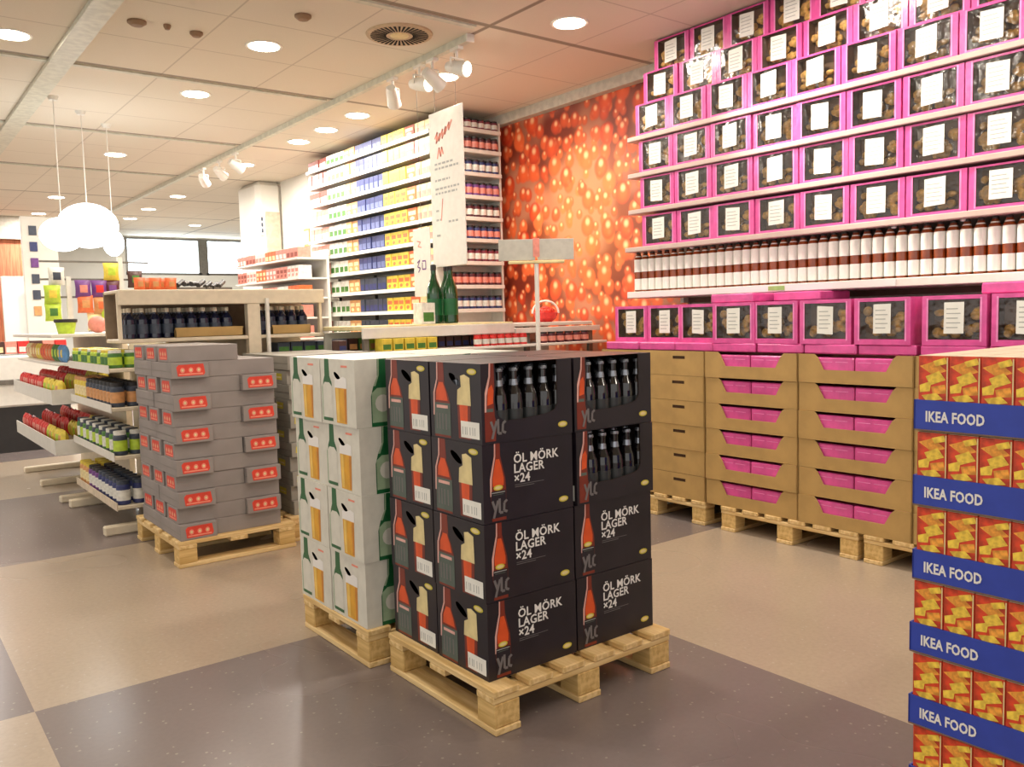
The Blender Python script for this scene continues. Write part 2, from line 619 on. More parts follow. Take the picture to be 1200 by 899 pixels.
# ================================================================== CEILING FIXTURES
ring = MB().lathe([(0.098, -0.004), (0.118, -0.006), (0.122, 0.0)], n=24, m=M_white)
ring_me = ring.mesh('trim_ring')
disc_me = MB().lathe([(0.098, -0.0075), (0.098, -0.003)], n=24, m=M_lamp).mesh('lens')
seen = [(0.88, 6.15, 'ceiling downlight at the left edge of the photo'), (2.256, 5.53, 'round ceiling downlight left of the round air vent'),
        (3.667, 4.08, 'ceiling downlight nearest the pink box wall'), (2.251, 6.95, 'ceiling downlight directly behind the one left of the vent'),
        (3.66, 5.50, 'ceiling downlight glowing beside the near track spotlights'), (3.666, 6.93, 'ceiling downlight nearest in the row of three past the track spots'),
        (3.68, 7.60, 'middle ceiling downlight in the row of three past the track spots'), (3.68, 8.24, 'farthest ceiling downlight in the row of three past the track spots'),
        (3.675, 9.74, 'ceiling downlight in front of the white column'), (2.297, 9.81, 'ceiling downlight midway over the bottle gondola and candy stand'),
        (2.327, 13.38, 'small far ceiling downlight above left of the glowing pendant'), (2.412, 16.0 - 0.6, 'farthest small ceiling downlight near the orange wood wall'),
        (3.74, 12.57, 'far ceiling downlight, nearest of three left of the column'), (3.75, 14.14, 'far ceiling downlight, middle of three left of the column'),
        (3.80, 15.5, 'far ceiling downlight, last of three left of the column'), (5.07, 16.1, 'far ceiling downlight directly above the bright windows')]
for x, y, lab in seen:
    o = inst('ceiling_downlight', [('trim_ring', ring_me), ('lens', disc_me)], (x, y, CEIL), lab, 'ceiling light', 'ceiling downlights')
    area_light('lamp_glow', (0, 0, -0.012), 0.2, LAMP_W * lamp_tone(y)[1], color=lamp_tone(y)[0], parent=o)
for x, y in ((0.88, 3.3), (2.25, 2.7), (3.66, 2.66), (3.66, 1.25), (0.88, 0.5), (2.25, 0.0), (3.66, -0.8), (-0.6, 2.0), (-0.6, 5.5), (-2, 8.0), (0.3, 9.5), (0.8, 12.5), (6.2, 13.0)):  # unseen downlights, added for the light they give
    o = inst('ceiling_downlight', [('trim_ring', ring_me), ('lens', disc_me)], (x, y, CEIL), 'unseen ceiling downlight added to light the shop floor', 'ceiling light', 'added ceiling downlights out of view')
    area_light('lamp_glow', (0, 0, -0.012), 0.2, LAMP_W * lamp_tone(y)[1], color=lamp_tone(y)[0], parent=o)

# air vent
v = MB().lathe([(0.06, -0.012), (0.055, -0.016), (0.0, -0.018)], n=20, m=M_cream)
blades = MB()
for i in range(36):
    a = 2 * math.pi * i / 36
    c, s_ = math.cos(a), math.sin(a)
    t_ = Vector((-s_, c, 0)) * 0.0045
    p0, p1 = Vector((c * 0.085, s_ * 0.085, -0.013)), Vector((c * 0.185, s_ * 0.185, -0.013))
    t2 = t_ * 1.8
    blades.add([p0 - t_, p0 + t_, p1 + t2, p1 - t2, p0 - t_ - Z_ * -.006, p0 + t_ + Z_ * .006, p1 + t2 + Z_ * .006, p1 - t2 + Z_ * .006], [(0, 1, 2, 3), (4, 7, 6, 5), (0, 3, 7, 4), (1, 5, 6, 2)], M_black)
plate = MB().lathe([(0.215, 0.0), (0.21, -0.01), (0.19, -0.012), (0.0, -0.012)], n=40, m=mat('vent_plate', (196, 172, 138), 0.6))
inst('air_vent', [('vent_plate', plate.mesh('vent_plate')), ('slots', blades.mesh('slots'), (0, 0, -0.001)), ('hub', v.mesh('hub'))], (2.884, 4.84, CEIL),
     'round ceiling air vent with a ring of dark radial slots', 'air vent')
M_fx = mat('ceiling_fixture_brown', (140, 112, 84), 0.6)
for (x, y, r, lab) in ((1.453, 5.49, 0.055, 'small round ceiling detector nearest the wide ceiling rail'), (1.62, 5.46, 0.022, 'tiny ceiling nozzle beside the round detector'),
                       (1.808, 5.50, 0.04, 'small round ceiling sensor halfway to the air vent'), (2.235, 4.86, 0.05, 'small round ceiling speaker left of the air vent')):
    inst('ceiling_sensor', MB().lathe([(r, 0), (r, -0.012), (r * 0.6, -0.028), (r * .2, -0.03)], n=18, m=M_fx).mesh('ceiling_sensor'), (x, y, CEIL), lab, 'sensor')

# track with spotlights
tr = tag(link('lighting_track', None), 'white lighting track running down the ceiling beside the mural wall', 'lighting track')
link('track_profile', MB().box(3.24, 3.285, 4.6, 16.5, CEIL - 0.045, CEIL, M_rail).mesh('track_profile'), tr)
link('end_cap', MB().box(3.235, 3.29, 4.585, 4.6, CEIL - 0.05, CEIL, M_white).mesh('end_cap'), tr)


def spot(x, y, az, tilt, lab, watts, size=1.1):
    r = tag(link('track_spotlight', None, None, (x, y, CEIL - 0.045)), lab, 'spotlight', 'track spotlights')
    b = MB().box(-0.02, 0.02, -0.05, 0.05, -0.02, 0, M_white).tube((0, 0, -0.02), (0, 0, -0.07), 0.01, M_white)
    b.tube((-0.05, 0, -0.07), (0.05, 0, -0.07), 0.006, M_white).tube((-0.05, 0, -0.07), (-0.05, 0, -0.13), 0.006, M_white).tube((0.05, 0, -0.07), (0.05, 0, -0.13), 0.006, M_white)
    link('bracket', b.mesh('bracket'), r)
    d = Vector((math.cos(az) * math.cos(tilt), math.sin(az) * math.cos(tilt), -math.sin(tilt)))
    c = Vector((0, 0, -0.13))
    hd = MB().tube(c - d * 0.08, c - d * 0.02, 0.032, M_white, 16, 0.046).tube(c - d * 0.02, c + d * 0.085, 0.046, M_white, 16, 0.052)
    link('lamp_head', hd.mesh('lamp_head'), r)
    link('lens', MB().tube(c + d * 0.086, c + d * 0.089, 0.042, M_lamp, 16).mesh('lens'), r)
    ld = bpy.data.lights.new('spot_beam', 'SPOT')
    ld.energy = watts
    ld.spot_size = size
    ld.spot_blend = 0.8
    ld.shadow_soft_size = 0.05
    ld.color = (1, 0.9, 0.76)
    lo = bpy.data.objects.new('spot_beam', ld)
    lo.location = c + d * 0.11
    lo.rotation_euler = (-d).to_track_quat('Z', 'Y').to_euler()
    lo.parent = r
    COL.objects.link(lo)


spot(3.262, 4.75, -1.24, 0.27, 'track spotlight at the near end, turned toward the pink boxes', SPOT_W * 8.0, 0.62)
spot(3.262, 5.05, 0.1, 0.55, 'track spotlight turned to the berry mural, second from the near end', SPOT_W * 2.2)
spot(3.262, 5.22, -1.30, 0.2, 'track spotlight aimed at the boxes, third from the near end', SPOT_W * 6.0, 0.5)
spot(3.262, 5.6, 0.9, 0.6, 'track spotlight facing the packet rack, fourth from the near end', SPOT_W * 0.45)
spot(3.262, 8.9, 0.2, 0.5, 'far track spotlight, nearest of the distant cluster', SPOT_W)
spot(3.262, 9.4, 0.6, 0.45, 'far track spotlight, middle of the distant cluster', SPOT_W)
spot(3.262, 9.95, 0.9, 0.45, 'far track spotlight, last of the distant cluster', SPOT_W)

# ================================================================== PALLETS


def pallet(a, b, loc, lab, rot=0.0, nb=5, group='wooden pallets'):
    """deck boards run along local y (b), three blocks along local x (a)"""
    r = tag(link('wooden_pallet', None, None, loc, rot), lab, 'pallet', group)
    bw = a / (nb + (nb - 1) * 0.42)
    gp = bw * 0.42
    brd = MB().cbox(0, bw, 0, b, 0.122, 0.144, WD[1], 0.003).mesh('deck_board')
    for i in range(nb):
        link('deck_board', brd, r, (i * (bw + gp), 0, 0))
    st = MB().cbox(0, a, 0, 0.095, 0.1, 0.122, WD[0], 0.003).mesh('stringer')
    for y in (0.004, b / 2 - .0475, b - 0.099):
        link('stringer', st, r, (0, y, 0))
    bl = MB().cbox(0, 0.1, 0, 0.095, 0.022, 0.1, M_block, 0.004).mesh('block')
    sk = MB().cbox(0, 0.1, 0, b, 0, 0.022, WD[1], 0.003).mesh('bottom_board')
    for x in (0.002, a / 2 - 0.05, a - 0.102):
        link('bottom_board', sk, r, (x, 0, 0))
        for y in (0.004, b - 0.099):
            link('block', bl, r, (x, y, 0))
    return r


pallet(0.80, 0.66, (1.472, 2.045, 0), 'pine pallet under the black beer crates', nb=6)
pallet(0.80, 0.58, (1.42, 2.765, 0), 'pine pallet under the white beer crates', nb=6)
pallet(0.86, 0.66, (1.925, 4.59, 0), 'pine pallet under the grey cartons with red labels', rot=math.pi / 2, nb=5)
pallet(0.86, 0.66, (2.60, 4.69, 0), 'pine pallet under the grey cartons with yellow labels', rot=math.pi / 2, nb=5)
for k, (y1, lb) in enumerate(((4.16, 'leftmost pine pallet under the cardboard trays along the wall'), (3.17, 'pine pallet under the two front columns of cardboard trays'),
                              (2.27, 'pine pallet under the trays, nearest the blue stack'), (1.38, 'pine pallet hidden behind the blue stack by the wall'))):
    pallet(0.87, 0.80, (3.97, y1, 0), lb, rot=-math.pi / 2, nb=6)

# ================================================================== BEER BOTTLE
PZ = 0.1445
prof = [(0.026, 0.0), (0.0295, 0.006), (0.0295, 0.115), (0.026, 0.142), (0.0155, 0.168), (0.0128, 0.19), (0.0135, 0.214), (0.0145, 0.222)]
ms = [M_glass_d, M_glass_d, M_glass_d, M_glass_d, M_glass_d, M_glass_d, M_glass_d]
bt_body = MB().lathe(prof, n=14, ms=ms).mesh('glass')
bt_lab = MB().lathe([(0.0299, 0.03), (0.0299, 0.095)], n=14, m=M_lbl).mesh('bottle_label')
bt_neck = MB().lathe([(0.0160, 0.170), (0.0134, 0.189)], n=12, m=M_cap).mesh('neck_label')
bt_cap = MB().lathe([(0.0158, 0.216), (0.0162, 0.220), (0.0148, 0.2265), (0.010, 0.2285)], n=14, m=M_cap).mesh('crown_cap')
BOTTLE = [('glass', bt_body), ('bottle_label', bt_lab), ('neck_label', bt_neck), ('crown_cap', bt_cap)]

# ================================================================== BLACK BEER CRATES
CL, CW, CH = 0.372, 0.292, 0.2525


def crate_mesh_black(opened):
    b = MB()
    L, Wd, Hh, t = CL, CW, CH - 0.001, 0.004
    frf, frl = fr_front(L, Hh), fr_left(Wd, Hh)
    hole = [(0.50 + 0.11 * math.cos(a) * (1.0), 0.79 + 0.055 * math.sin(a) - 0.06 * math.cos(a)) for a in [2 * math.pi * i / 16 for i in range(16)]]
    outer = [(0, 0), (1, 0), (1, 1), (0, 1)]
    b.box(0, L, 0, Wd, 0, Hh, M_crate, skip=('-x', '-y') if opened else ('-x',))
    b.holed(frl, outer, [hole], M_crate)
    b.box(t, L - t, t, Wd - t, t, Hh - t, M_crate_in, skip=('+z', '-x', '-y') if opened else ('-x',))
    if opened:
        cut = [(0, 0), (1, 0), (1, 1), (0.83, 1), (0.83, 0.42), (0.80, 0.345), (0.73, 0.305), (0.45, 0.27), (0.24, 0.27), (0.16, 0.35), (0.14, 0.55), (0.16, 0.8), (0.145, 1), (0, 1)]
        b.poly(frf, cut, M_crate, 0)
        b.poly((Vector((0, t, 0)), X_ * L, Z_ * Hh, Y_), cut[::-1], M_crate_in, 0)
    # ---- front art
    def bot(fr, x, s, full=True):
        P = lambda pts: [(x + s * p, q) for p, q in pts]
        neck = 1.0
        out = P([(-.07, .02), (.08, .02), (.085, .40), (.078, .56), (.05, .72), (.03, .84), (.028, neck), (-.028, neck), (-.03, .84), (-.05, .72), (-.075, .56), (-.08, .40)])
        b.poly(fr, out, M_rust, 0.0004)
        b.poly(fr, P([(-.055, .46), (.06, .46), (.062, .56), (.04, .70), (.02, .80), (-.018, .80), (-.035, .70), (-.056, .56)]), M_amber, 0.0007)
        b.poly(fr, P([(-.085, .34), (-.07, .34), (-.064, .56), (-.04, .72), (-.022, .84), (-.02, neck), (-.032, neck), (-.036, .84), (-.058, .72), (-.084, .56)]), M_glow, 0.0010)
        b.poly(fr, P([(-.075, .06), (.08, .06), (.08, .40), (-.075, .40)]), M_crate, 0.0010)
        b.oval(fr, x, .44, .05 * s, .035, M_yel, 0.0013)
        b.oval(fr, x, .44, .036 * s, .02, M_cream, 0.0016)
        b.rect(fr, x - .07 * s, .375, x + .07 * s, .385, M_line, 0.0013)
        b.rect(fr, x - .055 * s, .35, x + .055 * s, .358, M_teal, 0.0013)
    if not opened:
        bot(frf, 0.155, 1.0)
    else:
        b.poly(frf, [(0.03, .03), (0.14, .03), (0.15, .26), (0.135, .34), (.125, .55), (.138, .72), (.135, 1.0), (.09, 1.0), (.085, .84), (.045, .66), (.03, .5)], M_rust, 0.0004)
        b.poly(frf, [(0.06, .48), (0.12, .50), (0.128, .66), (.11, .74), (.07, .68)], M_amber, 0.0007)
        b.poly(frf, [(.03, .4), (.048, .4), (.055, .6), (.095, .84), (.1, 1.0), (.085, 1.0), (.078, .84), (.035, .64)], M_glow, 0.0010)
        b.rect(frf, 0.05, .40, 0.12, .44, M_teal, 0.001)
    # grey brush letters at lower left
    for (u0, v0, u1, v1, w) in ((.09, .28, .12, .16, .012), (.15, .28, .10, .06, .012), (.165, .30, .165, .12, .012), (.165, .12, .20, .12, .012), (.245, .27, .215, .24, .012), (.215, .24, .21, .14, .012), (.21, .14, .245, .12, .012)):
        du, dv = u1 - u0, v1 - v0
        n = math.hypot(du, dv)
        pu, pv = -dv / n * w, du / n * w * 1.4
        b.poly(frf, [(u0 - pu, v0 - pv), (u1 - pu, v1 - pv), (u1 + pu, v1 + pv), (u0 + pu, v0 + pv)], M_gtext, 0.0016)
    # yellow oval mark lower right
    b.oval(frf, .885, .135, .055, .04, M_yel, 0.0006)
    b.oval(frf, .885, .135, .040, .024, M_cream, 0.0009)
    # ---- left end art
    b.poly(frl, [(.08, .02), (.40, .02), (.41, .45), (.36, .60), (.30, .72), (.285, 1), (.17, 1), (.16, .72), (.10, .60), (.07, .45)], M_rust, 0.0004)
    b.poly(frl, [(.12, .5), (.36, .5), (.33, .62), (.27, .74), (.19, .74), (.13, .62)], M_amber, 0.0007)
    b.rect(frl, .08, .05, .41, .47, M_teal, 0.0010)
    b.poly(frl, [(.06, .3), (.085, .3), (.10, .6), (.165, .78), (.17, 1), (.15, 1), (.14, .78), (.07, .6)], M_glow, 0.0012)
    b.rect(frl, .13, .40, .36, .44, M_glow, 0.0013)
    for q in (.12, .18, .24, .31):
        b.rect(frl, q, .12, q + .022, .33, M_gtext, 0.0013)
    b.poly(frl, [(.56, .04), (.79, .04), (.80, .50), (.55, .50)], M_rust, 0.0006)
    b.poly(frl, [(.60, .25), (.74, .25), (.75, .50), (.59, .50)], M_amber, 0.0008)
    b.poly(frl, [(.545, .47), (.81, .47), (.80, .82), (.70, .86), (.62, .84), (.63, .70), (.56, .66)], M_cream, 0.0010)
    b.rect(frl, .61, .06, .96, .27, M_pale, 0.0014)
    for q in (.64, .69, .72, .78, .83, .87):
        b.rect(frl, q, .10, q + .012, .2, M_line, 0.0017)
    b.oval(frl, .84, .90, .09, .04, M_yel, 0.0012)
    b.oval(frl, .84, .90, .065, .024, M_cream, 0.0015)
    return b.mesh('carton')


CR_CLOSED, CR_OPEN = crate_mesh_black(False), crate_mesh_black(True)
t1 = text_mesh('ÖL MÖRK\nLAGER\n×24', 0.041, M_text, ROT_FRONT, bold=0.0007, spacing=0.78)
t1.transform(Matrix.Translation((CL * 0.325, -0.0012, CH * 0.715)))
t2 = MB()
fr_ = fr_front(CL, CH)
t2.rect(fr_, .335, .43, .66, .437, M_gtext, .001).rect(fr_, .335, .405, .55, .413, M_gtext, .001)
t2 = t2.mesh('small_print')
bx = [1.503, 1.879]
by = [2.115, 2.412]
colname = ['nearer', 'farther']
lev = ['bottom', 'second lowest', 'second highest', 'top']
gap = {}
for k in range(4):
    for i in range(2):
        for j in range(2):
            op = (k == 3 and j == 0) or (k == 2 and j == 0 and i == 1)
            jx, jy = R.uniform(-.003, .003), R.uniform(-.003, .003)
            if i == 1:
                jx += 0.004 + (0.004 if k > 1 else -0.002)
            loc = (bx[i] + jx, by[j] + jy + (0.004 if j else 0), PZ + k * CH)
            parts = [('carton', CR_OPEN if op else CR_CLOSED)]
            if not op:
                parts += [('lettering', t1), ('small_print', t2)]
            where = {(0, 0): 'near corner column', (0, 1): 'back left column', (1, 0): 'right front column', (1, 1): 'hidden back column'}[(i, j)]
            inst('beer_crate', parts, loc, ('opened ' if op else '') + 'black dark lager crate, %s, %s layer' % (where, lev[k]), 'beer crate', 'black dark lager crates')
            if op:
                rows = 4 if k == 3 else 2
                for a in range(6):
                    for c in range(rows):
                        inst('beer_bottle', BOTTLE, (loc[0] + 0.032 + a * 0.0615, loc[1] + 0.037 + c * 0.0715, loc[2] + 0.0055),
                             'dark beer bottle in the opened crate, %s, %s layer' % (where, lev[k]), 'bottle', 'bottles in opened crate %s %s' % (where, lev[k]), rot=R.uniform(0, 6))

# ================================================================== WHITE BEER CRATES


def crate_mesh_white():
    b = MB()
    L, Wd, Hh, t = 0.372, 0.285, CH - 0.001, 0.004
    frf, frl = fr_front(L, Hh), fr_left(Wd, Hh)
    hole = [(0.50 + 0.10 * math.cos(a), 0.74 + 0.045 * math.sin(a) - 0.05 * math.cos(a)) for a in [2 * math.pi * i / 16 for i in range(16)]]
    b.box(0, L, 0, Wd, 0, Hh, M_wcrate, skip=('-x',))
    b.holed(frl, [(0, 0), (1, 0), (1, 1), (0, 1)], [hole], M_wcrate)
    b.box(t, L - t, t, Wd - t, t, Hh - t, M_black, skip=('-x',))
    b.poly(frl, [(.06, .55), (.34, .55), (.33, .64), (.27, .74), (.26, 1), (.13, 1), (.12, .74), (.08, .66)], M_green, 0.0005)
    b.poly(frl, [(.06, .10), (.34, .10), (.34, .58), (.26, .64), (.12, .64), (.06, .58)], M_wcrate, 0.0008)
    b.poly(frl, [(.03, .06), (.06, .06), (.06, .60), (.03, .56)], M_green2, 0.0006)
    b.rect(frl, .06, .05, .34, .10, M_green, 0.0009)
    b.poly(frl, [(.45, .04), (.74, .04), (.76, .58), (.43, .58)], M_gold, 0.0007)
    b.poly(frl, [(.47, .06), (.54, .06), (.53, .56), (.46, .56)], M_amber and mat('pale_gold_print', (236, 196, 96), 0.4), 0.001)
    b.poly(frl, [(.69, .06), (.735, .06), (.75, .56), (.69, .56)], mat('deep_gold_print', (196, 124, 36), 0.4), 0.001)
    b.poly(frl, [(.42, .57), (.77, .57), (.77, .72), (.66, .745), (.55, .70), (.43, .70)], M_text, 0.001)
    b.rect(frl, .62, .88, .80, .91, M_redp, 0.0008)
    # front: big green bottle
    b.poly(frf, [(.17, 0), (.43, 0), (.43, .45), (.40, .60), (.355, .74), (.35, 1), (.25, 1), (.245, .74), (.20, .60), (.17, .45)], M_green, 0.0005)
    b.poly(frf, [(.18, .06), (.42, .06), (.42, .50), (.36, .57), (.24, .57), (.18, .50)], M_green2, 0.0008)
    b.oval(frf, .30, .34, .085, .13, M_wcrate, 0.0011)
    b.poly(frf, [(.20, .60), (.225, .60), (.265, .76), (.27, 1), (.255, 1), (.25, .76)], M_green2, 0.0011)
    b.rect(frf, .52, .55, .90, .62, M_green, 0.0006).rect(frf, .52, .44, .80, .50, M_green, 0.0006)
    return b.mesh('carton')


WC = crate_mesh_white()
for k in range(4):
    for i in range(2):
        for j in range(2):
            jx, jy = R.uniform(-.004, .004), R.uniform(-.004, .004)
            where = {(0, 0): 'near column', (0, 1): 'far left column', (1, 0): 'column behind the black crates', (1, 1): 'hidden back column'}[(i, j)]
            inst('beer_crate', WC, (1.425 + i * 0.376 + jx - (0.012 if k == 3 and i == 0 else 0), 2.778 + j * 0.292 + jy, PZ + k * CH),
                 'white beer crate with green bottle print, %s, %s layer' % (where, lev[k]), 'beer crate', 'white beer crates')

# ================================================================== GREY CARTONS
CE, CN, CHH = 0.196, 0.37, 0.0868      # end width, length, height


def grey_carton(red, name):
    b = MB()
    base = M_greybox if red else M_greybox2
    b.cbox(0, CE, 0, CN, 0, CHH - 0.0012, base, 0.002)
    fr = fr_front(CE, CHH)
    if red:
        b.poly(fr, [(.17, .14), (.86, .16), (.90, .30), (.86, .86), (.20, .84), (.14, .7)], M_red, 0.0006)
        for cu in (.30, .52, .73):
            b.oval(fr, cu, .5, .065, .17, M_redp, 0.0009, 8)
            b.oval(fr, cu, .5, .03, .08, M_cream, 0.0012, 8)
        b.rect(fr, .20, .22, .84, .30, M_redp, 0.0009)
    else:
        b.poly(fr, [(.12, .30), (.62, .28), (.64, .72), (.14, .74)], M_yel, 0.0006)
        b.rect(fr, .18, .42, .56, .52, M_cream, 0.0009)
    # tape line on the long side
    b.rect((Vector((-0.0, CN, 0)), -Y_ * CN, Z_ * CHH, -X_), .0, .42, 1, .46, M_grey, 0.0005)
    return b.mesh(name)


GR, GY = grey_carton(True, 'grey_carton'), grey_carton(False, 'grey_carton')


def carton_stack(me, x0, y0, n, word, grp, topl):
    DX = CE + CN + 0.002
    nm = ['lowest layer'] + ['layer %s from the pallet' % w for w in ('two', 'three', 'four', 'five', 'six', 'seven', 'eight', 'nine', 'ten', 'eleven')] + ['top layer']
    YT = 3 * (CE + .052)
    ey = YT / 3
    for k in range(n):
        z = PZ + k * CHH
        odd = k % 2 == 0
        for j in range(2):
            jx, jy = R.uniform(-.004, .004), R.uniform(-.005, .005)
            x = x0 if odd else x0 + CN + 0.002
            if topl and k == n - 1:
                continue
            inst('grey_carton', me, (x + jx, y0 + j * ey * 1.5 + jy * (1 if j == 0 else 0) , z), 'grey carton with %s label facing the aisle, %s, %s row' % (word, nm[k], ('front', 'back')[j]), 'carton', grp)
        for j in range(3):
            jx, jy = R.uniform(-.004, .004), R.uniform(-.004, .004)
            # turned so that its labelled end faces left (-X)
            x = x0 if not odd else x0 + CE + 0.002
            inst('grey_carton', me, (x + jx, y0 + (j + 1) * ey - 0.02 + jy, z), 'grey carton laid crosswise with %s label end, %s, %s of three' % (word, nm[k], ('nearest', 'middle', 'farthest')[j]), 'carton', grp, rot=-math.pi / 2)


carton_stack(GR, 1.285, 4.60, 12, 'red', 'grey cartons with red labels', True)
carton_stack(GY, 1.985, 4.74, 11, 'yellow', 'grey cartons with yellow labels', False)

# ================================================================== PINK BOXES


def pinkbox(w, d, h, win=(0.10, 0.10, 0.90, 0.90), lab=(.36, .30, .64, .80), seed=1):
    """faces -X; local y from 0 (near) to w (far)"""
    rr = random.Random(seed)
    b = MB()
    fr = fr_left(w, h)
    b.box(0, d, 0, w, 0, h, M_pink, skip=('-x',))
    b.holed(fr, [(0, 0), (1, 0), (1, 1), (0, 1)], [[(win[0], win[1]), (win[2], win[1]), (win[2], win[3]), (win[0], win[3])]], M_pink)
    dy = w * (1 - win[2])
    b.add([(0.0, dy, h * win[1]), (0.0, w - w * win[0], h * win[1]), (0.0, w - w * win[0], h * win[3]), (0.0, dy, h * win[3]),
           (0.06, dy, h * win[1]), (0.06, w - w * win[0], h * win[1]), (0.06, w - w * win[0], h * win[3]), (0.06, dy, h * win[3])],
          [(4, 5, 6, 7), (0, 4, 7, 3), (1, 2, 6, 5), (0, 1, 5, 4), (3, 7, 6, 2)], M_inner)
    b.rect(fr, win[0] - .03, win[1] - .035, win[0], win[3] + .03, M_pinkl, 0.0006)
    b.rect(fr, win[2], win[1] - .035, win[2] + .03, win[3] + .03, M_pinkl, 0.0006)
    body = b.mesh('carton')
    c = MB()
    for i in range(22):
        side = rr.random()
        yy = rr.uniform(win[0] + .06, win[2] - .06)
        zz = rr.uniform(win[1] + .12, win[1] + (.42 if .3 < yy < .7 else .62))
        c.blob((0.03 + rr.uniform(0, .018), w * (1 - yy), h * zz), (0.016, rr.uniform(.018, .032), rr.uniform(.015, .026)), M_cookie, 5, 8, .12, rr)
    cm = c.mesh('gingerbread_pieces')
    fm = MB().rect(fr, win[0] + .01, win[1] + .01, win[2] - .01, win[3] - .01, M_film, -0.0015).mesh('window_film')
    lm = MB()
    tl = rr.uniform(-.03, .03)
    lm.poly(fr, [(lab[0], lab[1]), (lab[2], lab[1] + tl), (lab[2] + .005, lab[3] + tl), (lab[0] + .005, lab[3])], M_pale, 0.0016)
    for q in range(5):
        vv = lab[1] + (lab[3] - lab[1]) * (0.18 + 0.15 * q)
        lm.rect(fr, lab[0] + .04, vv, lab[2] - (.05 if q % 2 else .09), vv + .018, M_line, 0.0020)
    return [('carton', body), ('gingerbread_pieces', cm), ('window_film', fm), ('product_label', lm.mesh('product_label'))]


PB = [pinkbox(0.297, 0.22, 0.205, win=(.115, .07, .885, .95), lab=(.31, .20, .66, .86), seed=s) for s in range(4)]
PS = [pinkbox(0.290, 0.13, 0.232, win=(.10, .12, .90, .92), lab=(.35, .24, .66, .86), seed=10 + s) for s in range(3)]
# wall shelving that carries them
sh = tag(link('wall_shelving', None), 'white wall shelving stacked with pink boxes above a bottle row', 'shelving')
M_shelf = mat('shelf_enamel', (198, 178, 168), 0.35, noise=0.02)
link('wide_shelf', MB().cbox(4.235, 4.86, 0.4, 4.19, 1.71, 1.742, M_shelf, 0.004).mesh('wide_shelf'), sh)
for z in (1.9635, 2.2055, 2.4495):
    link('shelf', MB().cbox(4.232, 4.80, 0.4, 4.15, z, z + 0.0305, M_shelf, 0.004).mesh('shelf'), sh)
for z, x in ((2.692, 4.31), (2.900, 4.36)):
    link('shelf', MB().cbox(x, 4.80, 0.4, 4.12, z - .002, z + 0.004, M_shelf, 0.001).mesh('shelf'), sh)
link('bottle_shelf', MB().cbox(4.25, 4.86, 0.4, 4.19, 1.395, 1.44, M_white, 0.004).mesh('bottle_shelf'), sh)
link('back_panel', MB().box(4.81, 4.86, 0.4, 4.13, 1.36, 3.03, mat('shelf_back', (120, 96, 84), 0.7)).mesh('back_panel'), sh)
for y in (0.4, 1.62, 2.86, 4.12):
    link('upright', MB().box(4.76, 4.81, y, y + 0.03, 1.36, 3.03, M_white).mesh('upright'), sh)
link('price_strip', MB().box(4.246, 4.25, 2.26, 4.16, 1.40, 1.437, M_text).mesh('price_strip'), sh)
for q in (3.65, 2.3, 1.95):
    link('shelf_clip', MB().blob((4.3, q, 1.705), (.014, .014, .008), M_text).mesh('shelf_clip'), sh)
tagm = MB().box(4.243, 4.246, 2.92, 3.03, 1.405, 1.43, mat('green_ticket', (150, 190, 110), 0.5)).mesh('price_ticket')
link('price_ticket', tagm, sh)
rowz = [1.7425, 1.9945, 2.2365, 2.4805, 2.6965, 2.9045]
rowx = [4.25, 4.25, 4.25, 4.25, 4.32, 4.37]
rown = ['bottom row', 'second row up', 'third row up', 'fourth row up', 'fifth row up', 'top row']
for r_ in range(6):
    for i in range(9):
        y = 4.045 - 0.304 * (i + 1) + R.uniform(-.003, .003) + [0, 0.01, 0.02, 0.05, 0.03, -0.02][r_]
        if y < 0.5:
            continue
        inst('gingerbread_box', PB[R.randrange(4)], (rowx[r_] + R.uniform(-.004, .006), y, rowz[r_]),
             'pink windowed gingerbread box on wall shelves, %s, %s from the mural' % (rown[r_], ORD[i]), 'gingerbread box', 'pink boxes on the wall shelves')

# syrup bottles under the shelf
sp_ = [(0.028, 0), (0.031, 0.004), (0.031, 0.085), (0.031, 0.086), (0.0305, 0.15), (0.031, 0.151), (0.031, 0.235), (0.016, 0.25), (0.016, 0.262)]
sm_ = [M_brownglass, M_pale, M_pale, M_brownglass, M_brownglass, M_pale, M_pale, M_dark]
SY = [('glass', MB().lathe([(0.027, 0), (0.030, 0.004), (0.030, 0.222), (0.018, 0.245), (0.014, 0.262)], n=12, m=M_brownglass).mesh('glass')),
      ('lower_label', MB().lathe([(0.0306, 0.012), (0.0306, 0.088)], n=12, m=M_pale).mesh('lower_label')),
      ('upper_label', MB().lathe([(0.0306, 0.135), (0.0306, 0.218), (0.0305, 0.2185), (0.019, 0.244)], n=12, m=M_pale).mesh('upper_label')),
      ('cap', MB().lathe([(0.0155, 0.245), (0.0155, 0.266), (0.01, 0.268)], n=10, m=M_dark).mesh('cap'))]
for i in range(44):
    y = 4.13 - i * 0.0645
    inst('syrup_bottle', SY, (4.31, y, 1.4405), 'amber bottle with white labels on the shelf under the pink boxes', 'bottle', 'amber bottles under the wide shelf', rot=R.uniform(0, 6))

# ================================================================== CARDBOARD TRAYS WITH PINK BOXES
TH = 0.152


